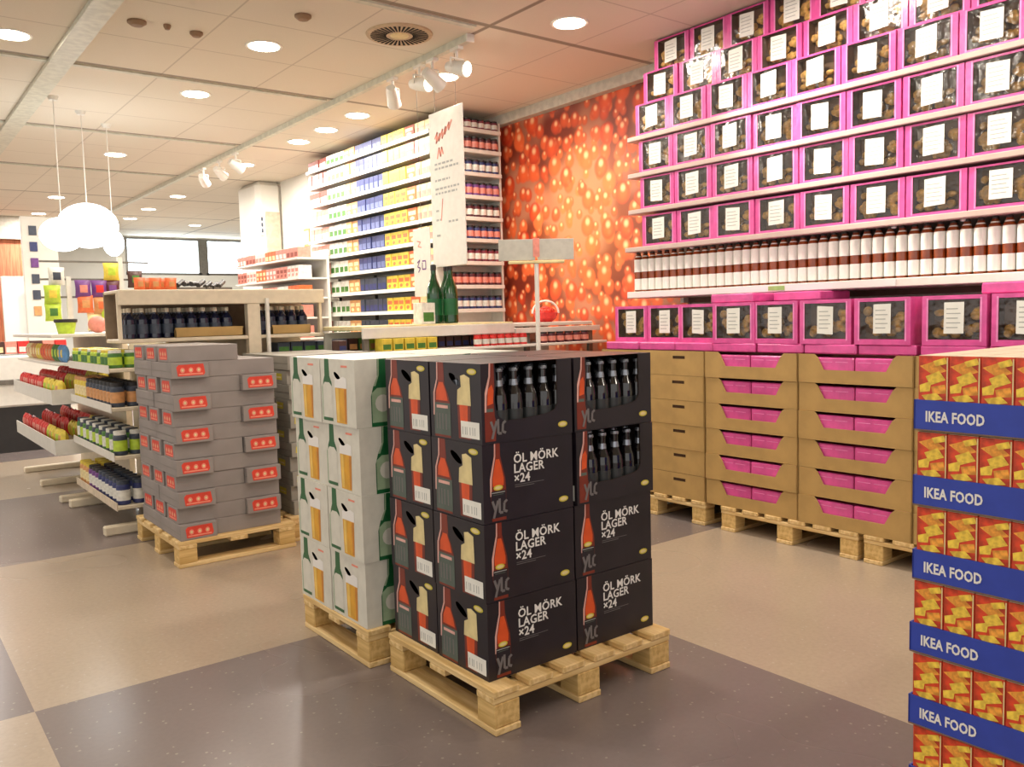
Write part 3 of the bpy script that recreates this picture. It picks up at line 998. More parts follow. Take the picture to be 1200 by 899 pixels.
def tray_mesh(w, d, kind):
    b = MB()
    t = 0.006
    frl = fr_left(w, TH - 0.001)
    if kind == 'notch':
        cut = [(0, 0), (1, 0), (1, 1), (.865, 1), (.835, .88), (.78, .46), (.24, .46), (.185, .88), (.155, 1), (0, 1)]
        b.poly(frl, cut, M_kraft, 0)
        b.poly((Vector((t, w, 0)), -Y_ * w, Z_ * (TH - .001), X_), cut[::-1], M_kraft, 0)
        n_ = len(cut)
        ins = [Vector((0, w - u * w, v_ * (TH - .001))) for u, v_ in cut]
        for i in range(2, 9):
            a_, b2 = ins[i], ins[i + 1] if i + 1 < n_ else ins[0]
            b.add([a_, b2, b2 + X_ * t, a_ + X_ * t], [(0, 1, 2, 3)], M_kraft)
    else:
        hole = [(.72, .68), (.72, .80), (.83, .80), (.83, .68)]
        b.holed(frl, [(0, 0), (1, 0), (1, 1), (0, 1)], [hole], M_kraft)
        b.box(0.001, t, 0.001, w - 0.001, 0, TH - .001, M_kraft_d, skip=('-x',))
    b.box(0, d, 0, t, 0, TH - .001, M_kraft).box(0, d, w - t, w, 0, TH - .001, M_kraft).box(d - t, d, 0, w, 0, TH - .001, M_kraft)
    b.box(t, d, t, w - t, 0, 0.006, M_kraft)
    return b.mesh('cardboard_tray')


TN, TS = tray_mesh(0.628, 0.39, 'notch'), tray_mesh(0.88, 0.39, 'slot')
fb = MB()
fb.cbox(0, 0.36, 0, 0.296, 0, 0.128, M_pink, 0.006)
for q in range(3):
    fb.rect(fr_left(0.296, 0.128), .06 + q * .3, .80, .3 + q * .3, .83, M_pinkl, 0.0006)
FLAT = fb.mesh('pink_package')
fl = MB().cbox(0, 0.30, 0, 0.296, 0, 0.05, M_pink, 0.006)
FLAT2 = fl.mesh('pink_package')
cols = [(2.655, 'right column'.replace('right', 'left front')), (2.022, 'right front column'), (1.389, 'column behind the blue stack')]
tl_ = ['bottom', 'second', 'third', 'fourth', 'fifth', 'top']
for y, cn in cols:
    for k in range(6):
        z = PZ + k * TH
        jx = R.uniform(-.004, .004)
        inst('cardboard_tray', TN, (3.975 + jx, y, z), 'open cardboard tray of pink packages, %s tray of the %s' % (tl_[k], cn), 'cardboard tray', 'cardboard trays with notched front')
        for q in range(2):
            inst('pink_package', FLAT, (3.987 + jx, y + 0.014 + q * 0.302, z + 0.0065 + (0.0 if k < 5 else 0.0)), 'pink package in the %s tray of the %s, %s half' % (tl_[k], cn, ('right', 'left')[q]), 'gingerbread box', 'pink packages in the trays')
    for k in range(6):   # back stack of the same pallet
        inst('cardboard_tray', TN, (4.375, y, PZ + k * TH), 'cardboard tray hidden behind the %s, %s layer' % (cn, tl_[k]), 'cardboard tray', 'cardboard trays behind the front columns')
for k in range(6):
    inst('cardboard_tray', TS, (3.975 + R.uniform(-.003, .006), 3.292, PZ + k * TH), 'cardboard tray with handle slot beside the black crates, %s of its column' % tl_[k], 'cardboard tray', 'cardboard trays with handle slots')
for k in range(6):
    inst('cardboard_tray', TS, (4.385, 3.292, PZ + k * TH), 'cardboard tray hidden behind the slotted column, %s layer' % tl_[k], 'cardboard tray', 'cardboard trays behind the front columns')
zt = PZ + 6 * TH       # 1.0565
for q, (y, n_) in enumerate(((3.86, 'leftmost'), (3.555, 'middle'), (3.30, 'rightmost'))):
    inst('pink_package', FLAT2, (3.99, y - 0.02 if q < 2 else 3.30 - .065, zt + 0.0005), 'flat pink package lying on the slotted trays, %s of three' % n_, 'gingerbread box', 'flat pink packages')
# strips lying above the tray rims
zz = zt + 0.0005
for q, y in enumerate((2.935, 2.63, 2.325, 2.02, 1.70, 1.395)):
    inst('pink_package', FLAT2, (3.985 + (q % 2) * .006, y - 0.0, zz), 'flat pink package on the notched trays, %s from the left' % ORD[q], 'gingerbread box', 'flat pink packages')
zs = zz + 0.0505
stand = [(3.825, 4.06, 0.0), (3.53, 4.06, 0.0), (3.185, 4.10, 0.0), (2.97, 3.99, 0.02), (2.665, 3.99, -0.02), (2.355, 3.99, 0.03), (2.045, 3.985, 0.0), (1.70, 3.985, 0.0), (1.39, 3.985, 0.0)]
for q, (y, x, rz) in enumerate(stand):
    if q == 2:
        y, x = 3.235, 4.03
    if q == 3:
        y = 2.94
    inst('gingerbread_box', PS[q % 3], (x, y, zs), 'pink windowed box standing on the cardboard trays, %s from the left' % ORD[q], 'gingerbread box', 'pink boxes standing on the trays', rot=rz)
for q, y in enumerate((3.72, 3.40, 2.95, 2.64, 2.33)):
    inst('gingerbread_box', PS[q % 3], (4.46, y, zt + 0.0005), 'pink box in the back row on the trays, %s from the left' % ORD[q], 'gingerbread box', 'back row pink boxes')
inst('pink_package', FLAT2, (4.13, 2.62, zs + 0.2330), 'flat pink package resting on the back edge of the standing boxes', 'gingerbread box', 'flat pink packages')
inst('pink_package', FLAT2, (4.0, 2.96, zs + 0.2330), 'flat pink package lying on top of the fourth standing box', 'gingerbread box', 'flat pink packages')
inst('pink_package', FLAT2, (4.01, 1.44, zs + 0.2330), 'flat pink package on top of the standing boxes at the right edge', 'gingerbread box', 'flat pink packages')

# ================================================================== BLUE TRAY STACK (foreground right)
BX, BY1, BP = 1.921, 0.978, 0.1762
BZ0 = 1.187 - 6 * BP - 0.0


def crisp_pack():
    b = MB()
    w, d, h = 0.0675, 0.128, 0.168
    b.cbox(0, d, 0, w, 0, h, M_orange, 0.0015)
    b.box(0.001, d - .001, 0.001, w - .001, h, h + 0.0008, M_board)
    fr = fr_left(w, h)
    pcs = [(.05, .86, .55, .93, .95, .80, .5, .74, M_crisp2), (.25, .72, .70, .80, .92, .68, .40, .60, M_crisp), (.05, .60, .45, .66, .40, .52, .06, .50, M_crisp),
           (.45, .58, .9, .62, .95, .50, .5, .48, M_crisp2), (.12, .46, .62, .50, .84, .42, .30, .38, M_crisp), (.5, .93, .9, .98, .97, .90, .6, .86, M_crisp)]
    for k, p in enumerate(pcs):
        b.poly(fr, [(p[0], p[1]), (p[2], p[3]), (p[4], p[5]), (p[6], p[7])][::-1], p[8], 0.0006 + 0.0002 * k)
    b.rect(fr, .955, .02, .995, .98, M_cream, 0.0020)
    return b.mesh('crispbread_pack')


CP = crisp_pack()


def blue_tray():
    b = MB()
    w, d, h, t = 0.60, 0.80, 0.0715, 0.004
    b.box(0, t, 0, w, 0, h, M_blue).box(d - t, d, 0, w, 0, h, M_blue).box(0, d, w - t, w, 0, h, M_blue).box(0, d, 0, t, 0, h, M_blue)
    b.box(0, d, 0, w, 0, 0.004, M_kraft)
    return b.mesh('tray')


BT = blue_tray()
bt = text_mesh('IKEA FOOD', 0.0335, M_text, ROT_LEFT, bold=0.0010, sx=0.74)
tw = max(v.co.y for v in bt.vertices) - min(v.co.y for v in bt.vertices)
bt.transform(Matrix.Diagonal((1, 0.128 / tw, 1, 1)))
bt.transform(Matrix.Translation((-0.0012, 0.573, 0.023)))
M_core = mat('inner_carton', (190, 120, 60), 0.8)
for k in range(6):
    z = BZ0 + k * BP
    jx, jy = R.uniform(-.002, .004), R.uniform(-.003, .003) + (-0.004 if k == 5 else 0)
    inst('display_tray', [('tray', BT), ('lettering', bt)], (BX + jx, BY1 - 0.60 + jy, z), 'royal blue food tray with white lettering, %s of the right foreground stack' % (['bottom', 'second', 'third', 'fourth', 'fifth', 'top'][k]), 'display tray', 'blue display trays')
    for a in range(8):
        for c in range(6 if k == 5 else 2):
            inst('crispbread_pack', CP, (BX + 0.0055 + jx + c * 0.130, BY1 - 0.006 - 0.0685 * (a + 1) + jy, z + 0.0045),
                 'orange pack of crisp wafers in the %s blue tray of the right stack' % (['bottom', 'second', 'third', 'fourth', 'fifth', 'top'][k]), 'food pack', 'orange packs in the %s blue tray' % (['bottom', 'second', 'third', 'fourth', 'fifth', 'top'][k]))
bp_ = tag(link('wooden_pallet', MB().cbox(BX - .01, BX + 0.82, BY1 - 0.62, BY1 + .01, 0, BZ0, WD[0], 0.004).mesh('wooden_pallet')), 'low wooden pallet base below the blue tray stack', 'pallet')

# ================================================================== GENERIC PACKS AND JARS
PACKS = {}


def pack(w, h, d, body, label=None, face='L', style=0):
    """small product; face 'L' looks to -X (w runs along y), 'F' looks to -Y (w runs along x)"""
    key = (w, h, d, body.name, label.name if label else '', face, style)
    if key in PACKS:
        return PACKS[key]
    b = MB()
    if face == 'L':
        b.cbox(0, d, 0, w, 0, h, body, 0.002)
        fr = fr_left(w, h)
    else:
        b.cbox(0, w, 0, d, 0, h, body, 0.002)
        fr = fr_front(w, h)
    if label:
        if style == 0:
            b.rect(fr, .12, .50, .88, .78, label, 0.0008)
            b.oval(fr, .5, .26, .25, .14, label, 0.0008, 10)
        elif style == 1:
            b.rect(fr, .10, .12, .90, .55, label, 0.0008)
        else:
            b.oval(fr, .5, .5, .36, .30, label, 0.0008, 12)
            b.rect(fr, .1, .88, .9, .96, label, 0.0008)
    me = b.mesh('packet')
    PACKS[key] = me
    return me


def bag(w, h, d, body, label, face='L'):
    """soft pillow bag standing up"""
    key = ('bag', w, h, d, body.name, label.name if label else '', face)
    if key in PACKS:
        return PACKS[key]
    b = MB()
    n, mrows = 8, 7
    vs = []
    for sgn in (-1, 1):
        for j in range(mrows + 1):
            for i in range(n + 1):
                u, v = i / n, j / mrows
                bul = (math.sin(math.pi * u) ** 0.5) * (math.sin(math.pi * min(1, max(0, v))) ** 0.5) * d / 2
                a, q = (u - .5) * w * (1 - .08 * math.sin(math.pi * v)), v * h
                off = sgn * bul
                vs.append((off, -a, q) if face == 'L' else (a, off, q))
    st = (n + 1) * (mrows + 1)
    fs, fl_ = [], []
    for s_ in (0, 1):
        for j in range(mrows):
            for i in range(n):
                k = s_ * st + j * (n + 1) + i
                f = (k, k + 1, k + n + 2, k + n + 1)
                (fl_ if (s_ == 0 and 2 <= j <= 4 and 2 <= i <= 5) else fs).append(f if s_ == 0 else f[::-1])
    b.add(vs, fs, body, True)
    b.add(vs, fl_, label or body, True)
    me = b.mesh('bag')
    PACKS[key] = me
    return me


def jar_parts(r, h, glass, lid, label):
    k = ('jar', r, h, glass.name, lid.name, label.name)
    if k in PACKS:
        return PACKS[k]
    p = [('glass', MB().lathe([(r * .9, 0), (r, r * .12), (r, h * .78), (r * .82, h * .86)], n=12, m=glass).mesh('glass')),
         ('jar_label', MB().lathe([(r * 1.01, h * .18), (r * 1.01, h * .62)], n=12, m=label).mesh('jar_label')),
         ('lid', MB().lathe([(r * .88, h * .84), (r * .9, h * .99), (r * .84, h)], n=12, m=lid).mesh('lid'))]
    PACKS[k] = p
    return p


C_ = {}


def pc(name, rgb, rough=0.45):
    return mat('print_' + name, rgb, rough, noise=0.08, nscale=30)


P_navy, P_yellow, P_orange = pc('navy', (46, 54, 104)), pc('yellow', (222, 198, 70)), pc('orange', (222, 110, 60))
P_cream, P_tan, P_white = pc('cream', (232, 214, 160)), pc('tan', (206, 148, 92)), pc('white', (222, 220, 210))
P_rose, P_brick, P_slate = pc('rose', (220, 140, 124)), pc('brick', (150, 70, 56)), pc('slate', (58, 66, 80))
P_lime, P_leaf, P_purple, P_sky = pc('lime', (180, 206, 60)), pc('leaf', (70, 120, 50)), pc('purple', (110, 60, 130)), pc('sky', (90, 140, 190))
P_slate2 = pc('dusty blue', (96, 106, 150))
P_scarlet, P_choc = pc('scarlet', (206, 44, 40)), pc('chocolate', (74, 44, 38))
P_berry, P_wine = pc('berry', (120, 44, 60)), pc('wine', (84, 30, 40))

# ================================================================== WALL RACK OF PACKETS
ZS = [0.30, 0.58, 0.88, 1.16, 1.37, 1.58, 1.79, 1.99, 2.18, 2.37, 2.57, 2.77, 2.95]
rk = tag(link('packet_rack', None), 'tall white wall rack of coloured packets left of the berry mural', 'rack')
link('back_panel', MB().box(4.46, 4.49, 6.42, 9.0, 0, 3.03, M_white).mesh('back_panel'), rk)
for z in ZS:
    link('shelf', MB().cbox(4.09, 4.46, 6.42, 9.0, z - 0.022, z, M_white, 0.003).mesh('shelf'), rk)
    link('price_rail', MB().box(4.084, 4.09, 6.42, 9.0, z - 0.03, z + 0.004, M_pale).mesh('price_rail'), rk)
for y in (6.41, 7.27, 8.13, 8.99):
    link('upright', MB().box(4.43, 4.47, y, y + 0.02, 0, 3.03, M_grey).mesh('upright'), rk)
zones = [(6.43, 6.70, 'cream', P_cream, P_rose, 1), (6.70, 6.87, 'orange', P_orange, P_cream, 0), (6.87, 7.31, 'yellow', P_yellow, P_orange, 0), (7.31, 7.86, 'navy blue', P_navy, P_slate2, 1),
         (7.86, 8.11, 'tan', P_tan, P_cream, 0), (8.11, 8.52, 'white', P_white, P_leaf, 1), (8.52, 8.99, 'pale red', P_rose, P_white, 1)]
tiern = ['lowest', 'second lowest', 'third lowest', 'eye-level lower', 'level with the gondola top', 'second above the gondola', 'third above the gondola', 'fourth above the gondola', 'fifth above the gondola', 'fourth from the top', 'third from the top', 'second from the top', 'topmost']
for zi, z in enumerate(ZS):
    if zi < 3:
        continue
    for (a, b_, cn, bd, lb, stl) in zones:
        sh_ = R.uniform(-.06, .06) if zi % 2 else 0
        body, lab_ = bd, lb
        if cn == 'navy blue' and z < 1.7:
            body, lab_ = P_slate, P_navy
            cn = 'slate grey'
        if cn == 'pale red' and z > 2.5:
            body, cn = P_brick, 'brick red'
        if cn == 'orange' and z > 2.6:
            body, cn = P_brick, 'brick red'
        w = 0.088
        nn = int((b_ - a) / w)
        me = pack(round((b_ - a) / nn - .004, 4), 0.130 if z < 2.9 else 0.10, 0.16, body, lab_, 'L', stl)
        for i in range(nn):
            inst('food_packet', me, (4.105 + R.uniform(0, .01), a + i * (b_ - a) / nn + .002, z + 0.0005),
                 '%s packet on the tall wall rack, shelf %s' % (cn, tiern[zi]), 'packet', '%s packets, wall rack shelf %s' % (cn, tiern[zi]))

# end bay with jars, facing the camera
jr = tag(link('jar_rack', None), 'narrow white end shelves of dark jars between hanging sign and mural', 'rack')
link('back_panel', MB().box(4.10, 4.83, 6.392, 6.41, 0, 3.03, M_white).mesh('back_panel'), jr)
link('side_panel', MB().box(4.70, 4.72, 6.22, 6.392, 0, 3.03, M_white).mesh('side_panel'), jr)
for z in ZS:
    link('shelf', MB().cbox(4.10, 4.70, 6.18, 6.392, z - 0.034, z, M_white, 0.003).mesh('shelf'), jr)
jl = [M_dark, M_dark, P_wine, P_wine, P_purple, P_wine, P_wine, M_dark, M_dark]
for zi, z in enumerate(ZS):
    if zi < 4:
        continue
    gl = [P_berry, P_wine, P_navy][(zi * 2) % 3] if zi != 9 else P_purple
    jp = jar_parts(0.036, 0.115 if z < 2.9 else 0.09, gl, M_dark, P_rose if zi % 2 else P_white)
    for i in range(8):
        inst('preserve_jar', jp, (4.15 + i * 0.0725, 6.235, z + .0005), 'dark preserve jar on the end shelves beside the mural, shelf %s' % tiern[zi], 'jar', 'jars on end shelf %s' % tiern[zi])

# low rack in front of the white wall end
lr = tag(link('snack_rack', None), 'white rack of pink and orange packs before the white wall end', 'rack')
link('back_panel', MB().box(4.03, 4.06, 8.45, 10.3, 0, 2.06, M_white).mesh('back_panel'), lr)
for zi, z in enumerate((0.3, 0.6, 0.88, 1.12, 1.34, 1.55, 1.76, 1.97)):
    link('shelf', MB().cbox(3.70, 4.03, 8.45, 10.3, z - 0.02, z, M_white, 0.003).mesh('shelf'), lr)
    if zi < 2:
        continue
    for i in range(18):
        bd, lb, cn = ((P_rose, P_white, 'pink'), (P_orange, P_cream, 'orange'), (P_white, P_rose, 'white'), (P_rose, P_brick, 'pink'))[(i // 3 + zi) % 4]
        inst('snack_packet', pack(0.095, 0.13 if z < 1.9 else .11, 0.15, bd, lb, 'L', zi % 2), (3.715, 8.47 + i * 0.1, z + .0005), '%s pack on the rack before the white wall, tier %s' % (cn, ORD[zi]), 'packet', '%s snack packs on tier %s' % (cn, ORD[zi]))

# ================================================================== CENTRE GONDOLA
GZ = 1.255
BEFORE = set(bpy.data.objects)
g = tag(link('display_gondola', None), 'low white display gondola behind the black beer crates', 'gondola')
M_top = mat('pale_wood_top', (224, 210, 160), 0.4, noise=0.05)
link('top_shelf', MB().cbox(2.42, 3.60, 4.62, 5.2, GZ - 0.03, GZ, M_top, 0.004).mesh('top_shelf'), g)
link('side_top', MB().cbox(3.61, 4.36, 4.62, 5.2, GZ - 0.04, GZ - 0.015, M_white, 0.004).mesh('side_top'), g)
link('fascia', MB().cbox(2.42, 3.60, 4.60, 4.62, GZ - 0.085, GZ - 0.012, M_white, 0.003).mesh('fascia'), g)
link('side_fascia', MB().cbox(3.61, 4.42, 4.60, 4.62, GZ - 0.09, GZ - 0.05, M_white, 0.003).mesh('side_fascia'), g)
link('lower_shelf', MB().cbox(2.37, 4.42, 4.52, 5.2, 1.065, 1.085, M_white, 0.004).mesh('lower_shelf'), g)
link('bottom_shelf', MB().cbox(2.43, 4.40, 4.54, 5.2, 0.5, 0.53, M_white, 0.004).mesh('bottom_shelf'), g)
link('base', MB().cbox(2.43, 4.40, 4.60, 5.2, 0.0, 0.16, M_grey, 0.004).mesh('base'), g)
link('back_panel', MB().box(2.43, 4.38, 5.2, 5.22, 0.0, 1.21, M_white).mesh('back_panel'), g)
for x in (2.44, 2.93, 3.72, 4.33):
    link('upright', MB().box(x, x + 0.035, 4.63, 4.66, 0.16, GZ - 0.045, M_grey).mesh('upright'), g)
for i in range(7):
    inst('preserve_jar', jar_parts(0.030, 0.082, P_scarlet, P_scarlet, P_white), (3.26 + i * 0.065, 4.60 - .03, 1.0855), 'small red-lidded jar on the gondola below the price sign', 'jar', 'red jars on the gondola')
for i in range(5):
    inst('food_packet', pack(0.075, 0.082, 0.10, P_yellow, P_leaf, 'F', 1), (2.52 + i * 0.083, 4.54, 1.0855), 'yellow packet on the gondola shelf above the white beer crates', 'packet', 'yellow packets on the gondola')
for i in range(9):
    inst('food_packet', pack(0.06, 0.078, 0.10, P_choc, P_navy, 'F', 1), (2.97 + i * 0.066 - (0.66 if i < 1 else 0), 4.72, 1.0855), 'dark packet set back on the gondola shelf', 'packet', 'dark packets on the gondola')
for i in range(8):
    inst('food_packet', pack(0.07, 0.085, 0.10, (P_slate, P_choc, P_leaf, P_lime)[i % 4], P_tan, 'F', 1), (2.39 + i * 0.074, 4.9, 1.0855), 'mixed dark packet in the back row of the gondola shelf', 'packet', 'back row packets on the gondola')
for i in range(6):
    inst('preserve_jar', jar_parts(0.034, 0.082, P_wine, M_dark, P_rose), (3.84 + i * 0.08, 4.58, 1.0855), 'dark red jar on the right end of the gondola shelf', 'jar', 'dark red jars on the gondola')

# green bottles on the gondola
gp = [(0.050, 0), (0.054, 0.01), (0.054, 0.22), (0.048, 0.262), (0.024, 0.325), (0.019, 0.36), (0.019, 0.405)]
GB = [('glass', MB().lathe(gp, n=18, m=M_greenglass).mesh('glass')), ('bottle_label', MB().lathe([(0.0545, 0.06), (0.0545, 0.18)], n=18, m=M_green).mesh('bottle_label')),
      ('cap', MB().lathe([(0.0205, 0.385), (0.0215, 0.40), (0.0205, 0.425), (0.01, 0.43)], n=14, m=M_dark).mesh('cap'))]
for k, (x, y, lb) in enumerate(((3.10, 4.86, 'left large green bottle in the cluster on the gondola'), (3.24, 4.92, 'right large green bottle in the cluster on the gondola'), (3.19, 4.79, 'front large green bottle in the cluster on the gondola'))):
    inst('green_bottle', GB, (x, y, GZ + .0005), lb, 'bottle', 'green bottles on the gondola', rot=k)
inst('carton_box', pack(0.11, 0.15, 0.12, P_white, P_leaf, 'F', 1), (2.93, 4.74, GZ + .0005), 'small white carton left of the green bottles on the gondola', 'carton')

# red basket
rb = MB().lathe([(0.05, 0), (0.085, 0.03), (0.10, 0.075), (0.095, 0.08)], n=20, m=P_scarlet)
berries = MB()
rr = random.Random(5)
for i in range(26):
    a, q = rr.uniform(0, 6.28), rr.uniform(0, .07)
    berries.blob((q * math.cos(a), q * math.sin(a), 0.085 + .03 * (1 - q / .07)), (.018, .018, .018), M_red, 5, 8)
hd = MB()
pts = [Vector((-0.105 * math.cos(t_), 0, 0.07 + 0.10 * math.sin(t_))) for t_ in [math.pi * i / 12 for i in range(13)]]
for i in range(12):
    hd.tube(pts[i], pts[i + 1], 0.009, M_white, 8)
hb = inst('berry_basket', [('bowl', rb.mesh('bowl')), ('berries', berries.mesh('berries')), ('handle', hd.mesh('handle'))], (4.08, 4.85, GZ - 0.0145), 'small red basket with arched white handle right of the price sign post', 'basket', rot=-.6)
hb.children[1]['kind'] = 'stuff'

# the gondola and what stands on it sit a step back from the aisle
for o_ in [o_ for o_ in bpy.data.objects if o_ not in BEFORE and o_.parent is None]:
    if o_ is g:
        for ch in g.children:
            ch.data.transform(Matrix.Translation((0.0306, 0.4, 0)) @ Matrix.Diagonal((1.07, 1, 1, 1)))
    else:
        o_.location.x = 0.0306 + 1.07 * o_.location.x
        o_.location.y += 0.4

# price sign on a post
ps = tag(link('price_sign', None, None, (3.665, 4.46, 0), -0.62), 'pale double price board on a white post before the mural', 'price sign')
link('post', MB().tube((0, 0, 0.02), (0, 0, 1.66), 0.0155, M_white, 14).mesh('post'), ps)
link('base_plate', MB().lathe([(0.15, 0), (0.15, 0.012), (0.03, 0.022)], n=24, m=M_white).mesh('base_plate'), ps)
link('crossbar', MB().cbox(-0.19, 0.19, -0.02, 0.02, 1.645, 1.665, M_cream, 0.004).mesh('crossbar'), ps)
M_board2 = mat('price_board_grey', (186, 184, 172), 0.5, noise=0.04)
for sgn, a, b_ in ((-1, -0.255, -0.008), (1, 0.008, 0.255)):
    link('board', MB().cbox(a, b_, -0.006, 0.006, 1.668, 1.81, M_board2, 0.002).mesh('board'), ps)
link('red_strip', MB().box(-0.022, 0.022, -0.010, -0.0065, 1.69, 1.815, P_rose).mesh('red_strip'), ps)

# hanging sign, parallel to the wall
hs = tag(link('hanging_sign', None), 'tall white hanging banner with pink script and grey lines of text', 'sign')
link('board', MB().cbox(3.395, 3.405, 4.90, 5.33, 1.665, 2.77, M_white, 0.003).mesh('board'), hs)
for y in (4.98, 5.25):
    link('wire', MB().tube((3.4, y, 2.765), (3.4, y, CEIL - .001), 0.002, M_grey, 6).mesh('wire'), hs)
fs_ = (Vector((3.3945, 5.33, 1.665)), -Y_ * 0.43, Z_ * 1.105, -X_)


def stroke(b, fr, pts, w, m, asp=0.39):
    for (a0, b0), (a1, b1) in zip(pts[:-1], pts[1:]):
        du, dv = (a1 - a0) * asp, b1 - b0
        n = math.hypot(du, dv) or 1
        pu, pv = -dv / n * w / asp, du / n * w
        b.poly(fr, [(a0 - pu, b0 - pv), (a1 - pu, b1 - pv), (a1 + pu, b1 + pv), (a0 + pu, b0 + pv)], m, 0.0012)


sg = MB()
pinkscript = [[(.18, .83), (.26, .87), (.22, .80), (.34, .86), (.30, .81), (.42, .88), (.40, .82), (.52, .89), (.48, .84), (.62, .91), (.60, .86), (.70, .92)],
              [(.24, .70), (.30, .77), (.34, .71), (.38, .77), (.42, .72)]]
for p in pinkscript:
    stroke(sg, fs_, p, .006, M_redp)
link('pink_script', sg.mesh('pink_script'), hs)
sg = MB()
rr = random.Random(11)
for v_, u1 in ((.66, .72), (.63, .85), (.555, .60), (.50, .86), (.47, .80), (.36, .25), (.30, .3), (.28, .8), (.20, .28)):
    u = .15 if v_ != .28 else .52
    while u < u1:
        wd = rr.uniform(.05, .11)
        sg.rect(fs_, u, v_, min(u + wd, u1), v_ + .013, M_line, .001)
        u += wd + .03
    link('text_line', sg.mesh('text_line'), hs)
    sg = MB()
stroke(sg, fs_, [(.30, .30), (.36, .44)], .004, M_redp)
link('pink_stroke', sg.mesh('pink_stroke'), hs)
ss = tag(link('hanging_sign', None), 'small white hanging card with purple figures left of the tall banner', 'sign')
link('board', MB().cbox(3.397, 3.403, 5.37, 5.61, 1.46, 1.97, M_white, 0.002).mesh('board'), ss)
link('wire', MB().tube((3.4, 5.49, 1.968), (3.4, 5.49, CEIL - .001), 0.002, M_grey, 6).mesh('wire'), ss)
f2 = (Vector((3.3965, 5.61, 1.46)), -Y_ * 0.24, Z_ * 0.51, -X_)
sg = MB()
stroke(sg, f2, [(.22, .50), (.38, .54), (.24, .44), (.40, .42), (.28, .36)], .010, P_purple, .47)
stroke(sg, f2, [(.52, .50), (.52, .40), (.72, .40), (.72, .52), (.52, .52)], .010, P_purple, .47)
stroke(sg, f2, [(.25, .82), (.45, .80), (.30, .74), (.5, .72)], .007, M_redp, .47)
link('figures', sg.mesh('figures'), ss)

# ================================================================== DARK BOTTLE GONDOLA
bg = tag(link('bottle_gondola', None), 'cream shelf gondola of dark bottles behind the grey carton stack', 'gondola')
M_cg = mat('cream_enamel', (222, 208, 182), 0.45, noise=0.03)
link('deck', MB().cbox(1.27, 2.62, 5.58, 5.95, 1.19, 1.215, M_cg, 0.004).mesh('deck'), bg)
link('header', MB().cbox(1.27, 2.62, 5.56, 5.60, 1.425, 1.52, M_cg, 0.004).mesh('header'), bg)
link('top_shelf', MB().cbox(1.27, 2.62, 5.60, 5.95, 1.50, 1.52, M_cg, 0.004).mesh('top_shelf'), bg)
link('middle_post', MB().box(2.07, 2.155, 5.57, 5.63, 0.6, 1.425, M_cg).mesh('middle_post'), bg)
link('thin_post', MB().box(2.185, 2.205, 5.53, 5.555, 0.6, 1.46, M_white).mesh('thin_post'), bg)
link('back_panel', MB().box(1.27, 2.62, 5.95, 5.97, 1.19, 1.52, mat('gondola_back', (150, 128, 104), 0.7)).mesh('back_panel'), bg)
link('counter_shelf', MB().cbox(2.16, 2.9, 5.635, 6.2, 1.065, 1.085, M_cg, 0.004).mesh('counter_shelf'), bg)
link('leg_panel', MB().box(1.64, 2.60, 5.95, 5.97, 0.0, 1.19, M_cg).mesh('leg_panel'), bg)
for x in (1.27, 2.60):
    link('end_upright', MB().box(x, x + 0.02, 5.605, 5.64, 1.215, 1.5, M_cg).mesh('end_upright'), bg)
NB = [('glass', MB().lathe([(0.033, 0), (0.035, 0.005), (0.035, 0.12), (0.014, 0.155), (0.013, 0.185)], n=12, m=M_navy).mesh('glass')),
      ('cap', MB().lathe([(0.0145, 0.165), (0.0145, 0.19), (0.01, 0.192)], n=10, m=M_cg).mesh('cap')),
      ('bottle_label', MB().lathe([(0.0355, 0.03), (0.0355, 0.09)], n=12, m=P_slate).mesh('bottle_label'))]
for r_ in range(3):
    for i in range(16):
        x = 1.345 + i * 0.0765
        if 2.03 < x < 2.18 or x > 2.56:
            continue
        inst('drink_bottle', NB, (x, 5.66 + r_ * 0.08, 1.2155), 'dark navy drink bottle on the cream gondola behind the grey cartons', 'bottle', 'dark bottles on the cream gondola')
for (x0, x1, lb) in ((1.60, 2.04, 'long kraft tray front before the dark bottles, left of the cream post'), (2.24, 2.52, 'short kraft tray front before the dark bottles, right of the cream post')):
    tb = MB().box(0, x1 - x0, 0, 0.005, 0, 0.062, M_kraft).box(0, x1 - x0, 0, 0.022, 0, 0.004, M_kraft).box(0, .005, 0, .022, 0, .05, M_kraft).box(x1 - x0 - .005, x1 - x0, 0, .022, 0, .05, M_kraft)
    inst('kraft_tray', tb.mesh('kraft_tray'), (x0, 5.585, 1.2155), lb, 'tray')
for i in range(5):
    inst('orange_bag', bag(0.075, 0.08, 0.05, P_orange, P_tan, 'F'), (1.43 + i * 0.048, 5.70 + (i % 2) * .06, 1.5205), 'small orange bag on top of the cream gondola, %s from the left' % ORD[i], 'bag', 'orange bags on top of the cream gondola', rot=R.uniform(-.3, .3))
dt = MB()
for q in range(7):
    dt.tube((0.0 + q * 0.045, 0, 0.03 + .012 * math.sin(q)), (0.08 + q * 0.045, 0.14, 0.055 + .01 * math.cos(q * 2)), 0.016, M_dark, 8)
dt.box(0, 0.36, 0, 0.2, 0, 0.02, M_grey)
inst('bottle_tray', dt.mesh('bottle_tray'), (1.66, 5.70, 1.5205), 'dark heap of lying bottles on top of the cream gondola', 'tray')
for i in range(5):
    inst('food_packet', pack(0.09, 0.07, 0.12, P_slate, P_leaf, 'F', 1), (2.3 + i * 0.098, 5.65, 1.0855), 'dark green packet on the low counter right of the cream post', 'packet', 'dark green packets on the counter')

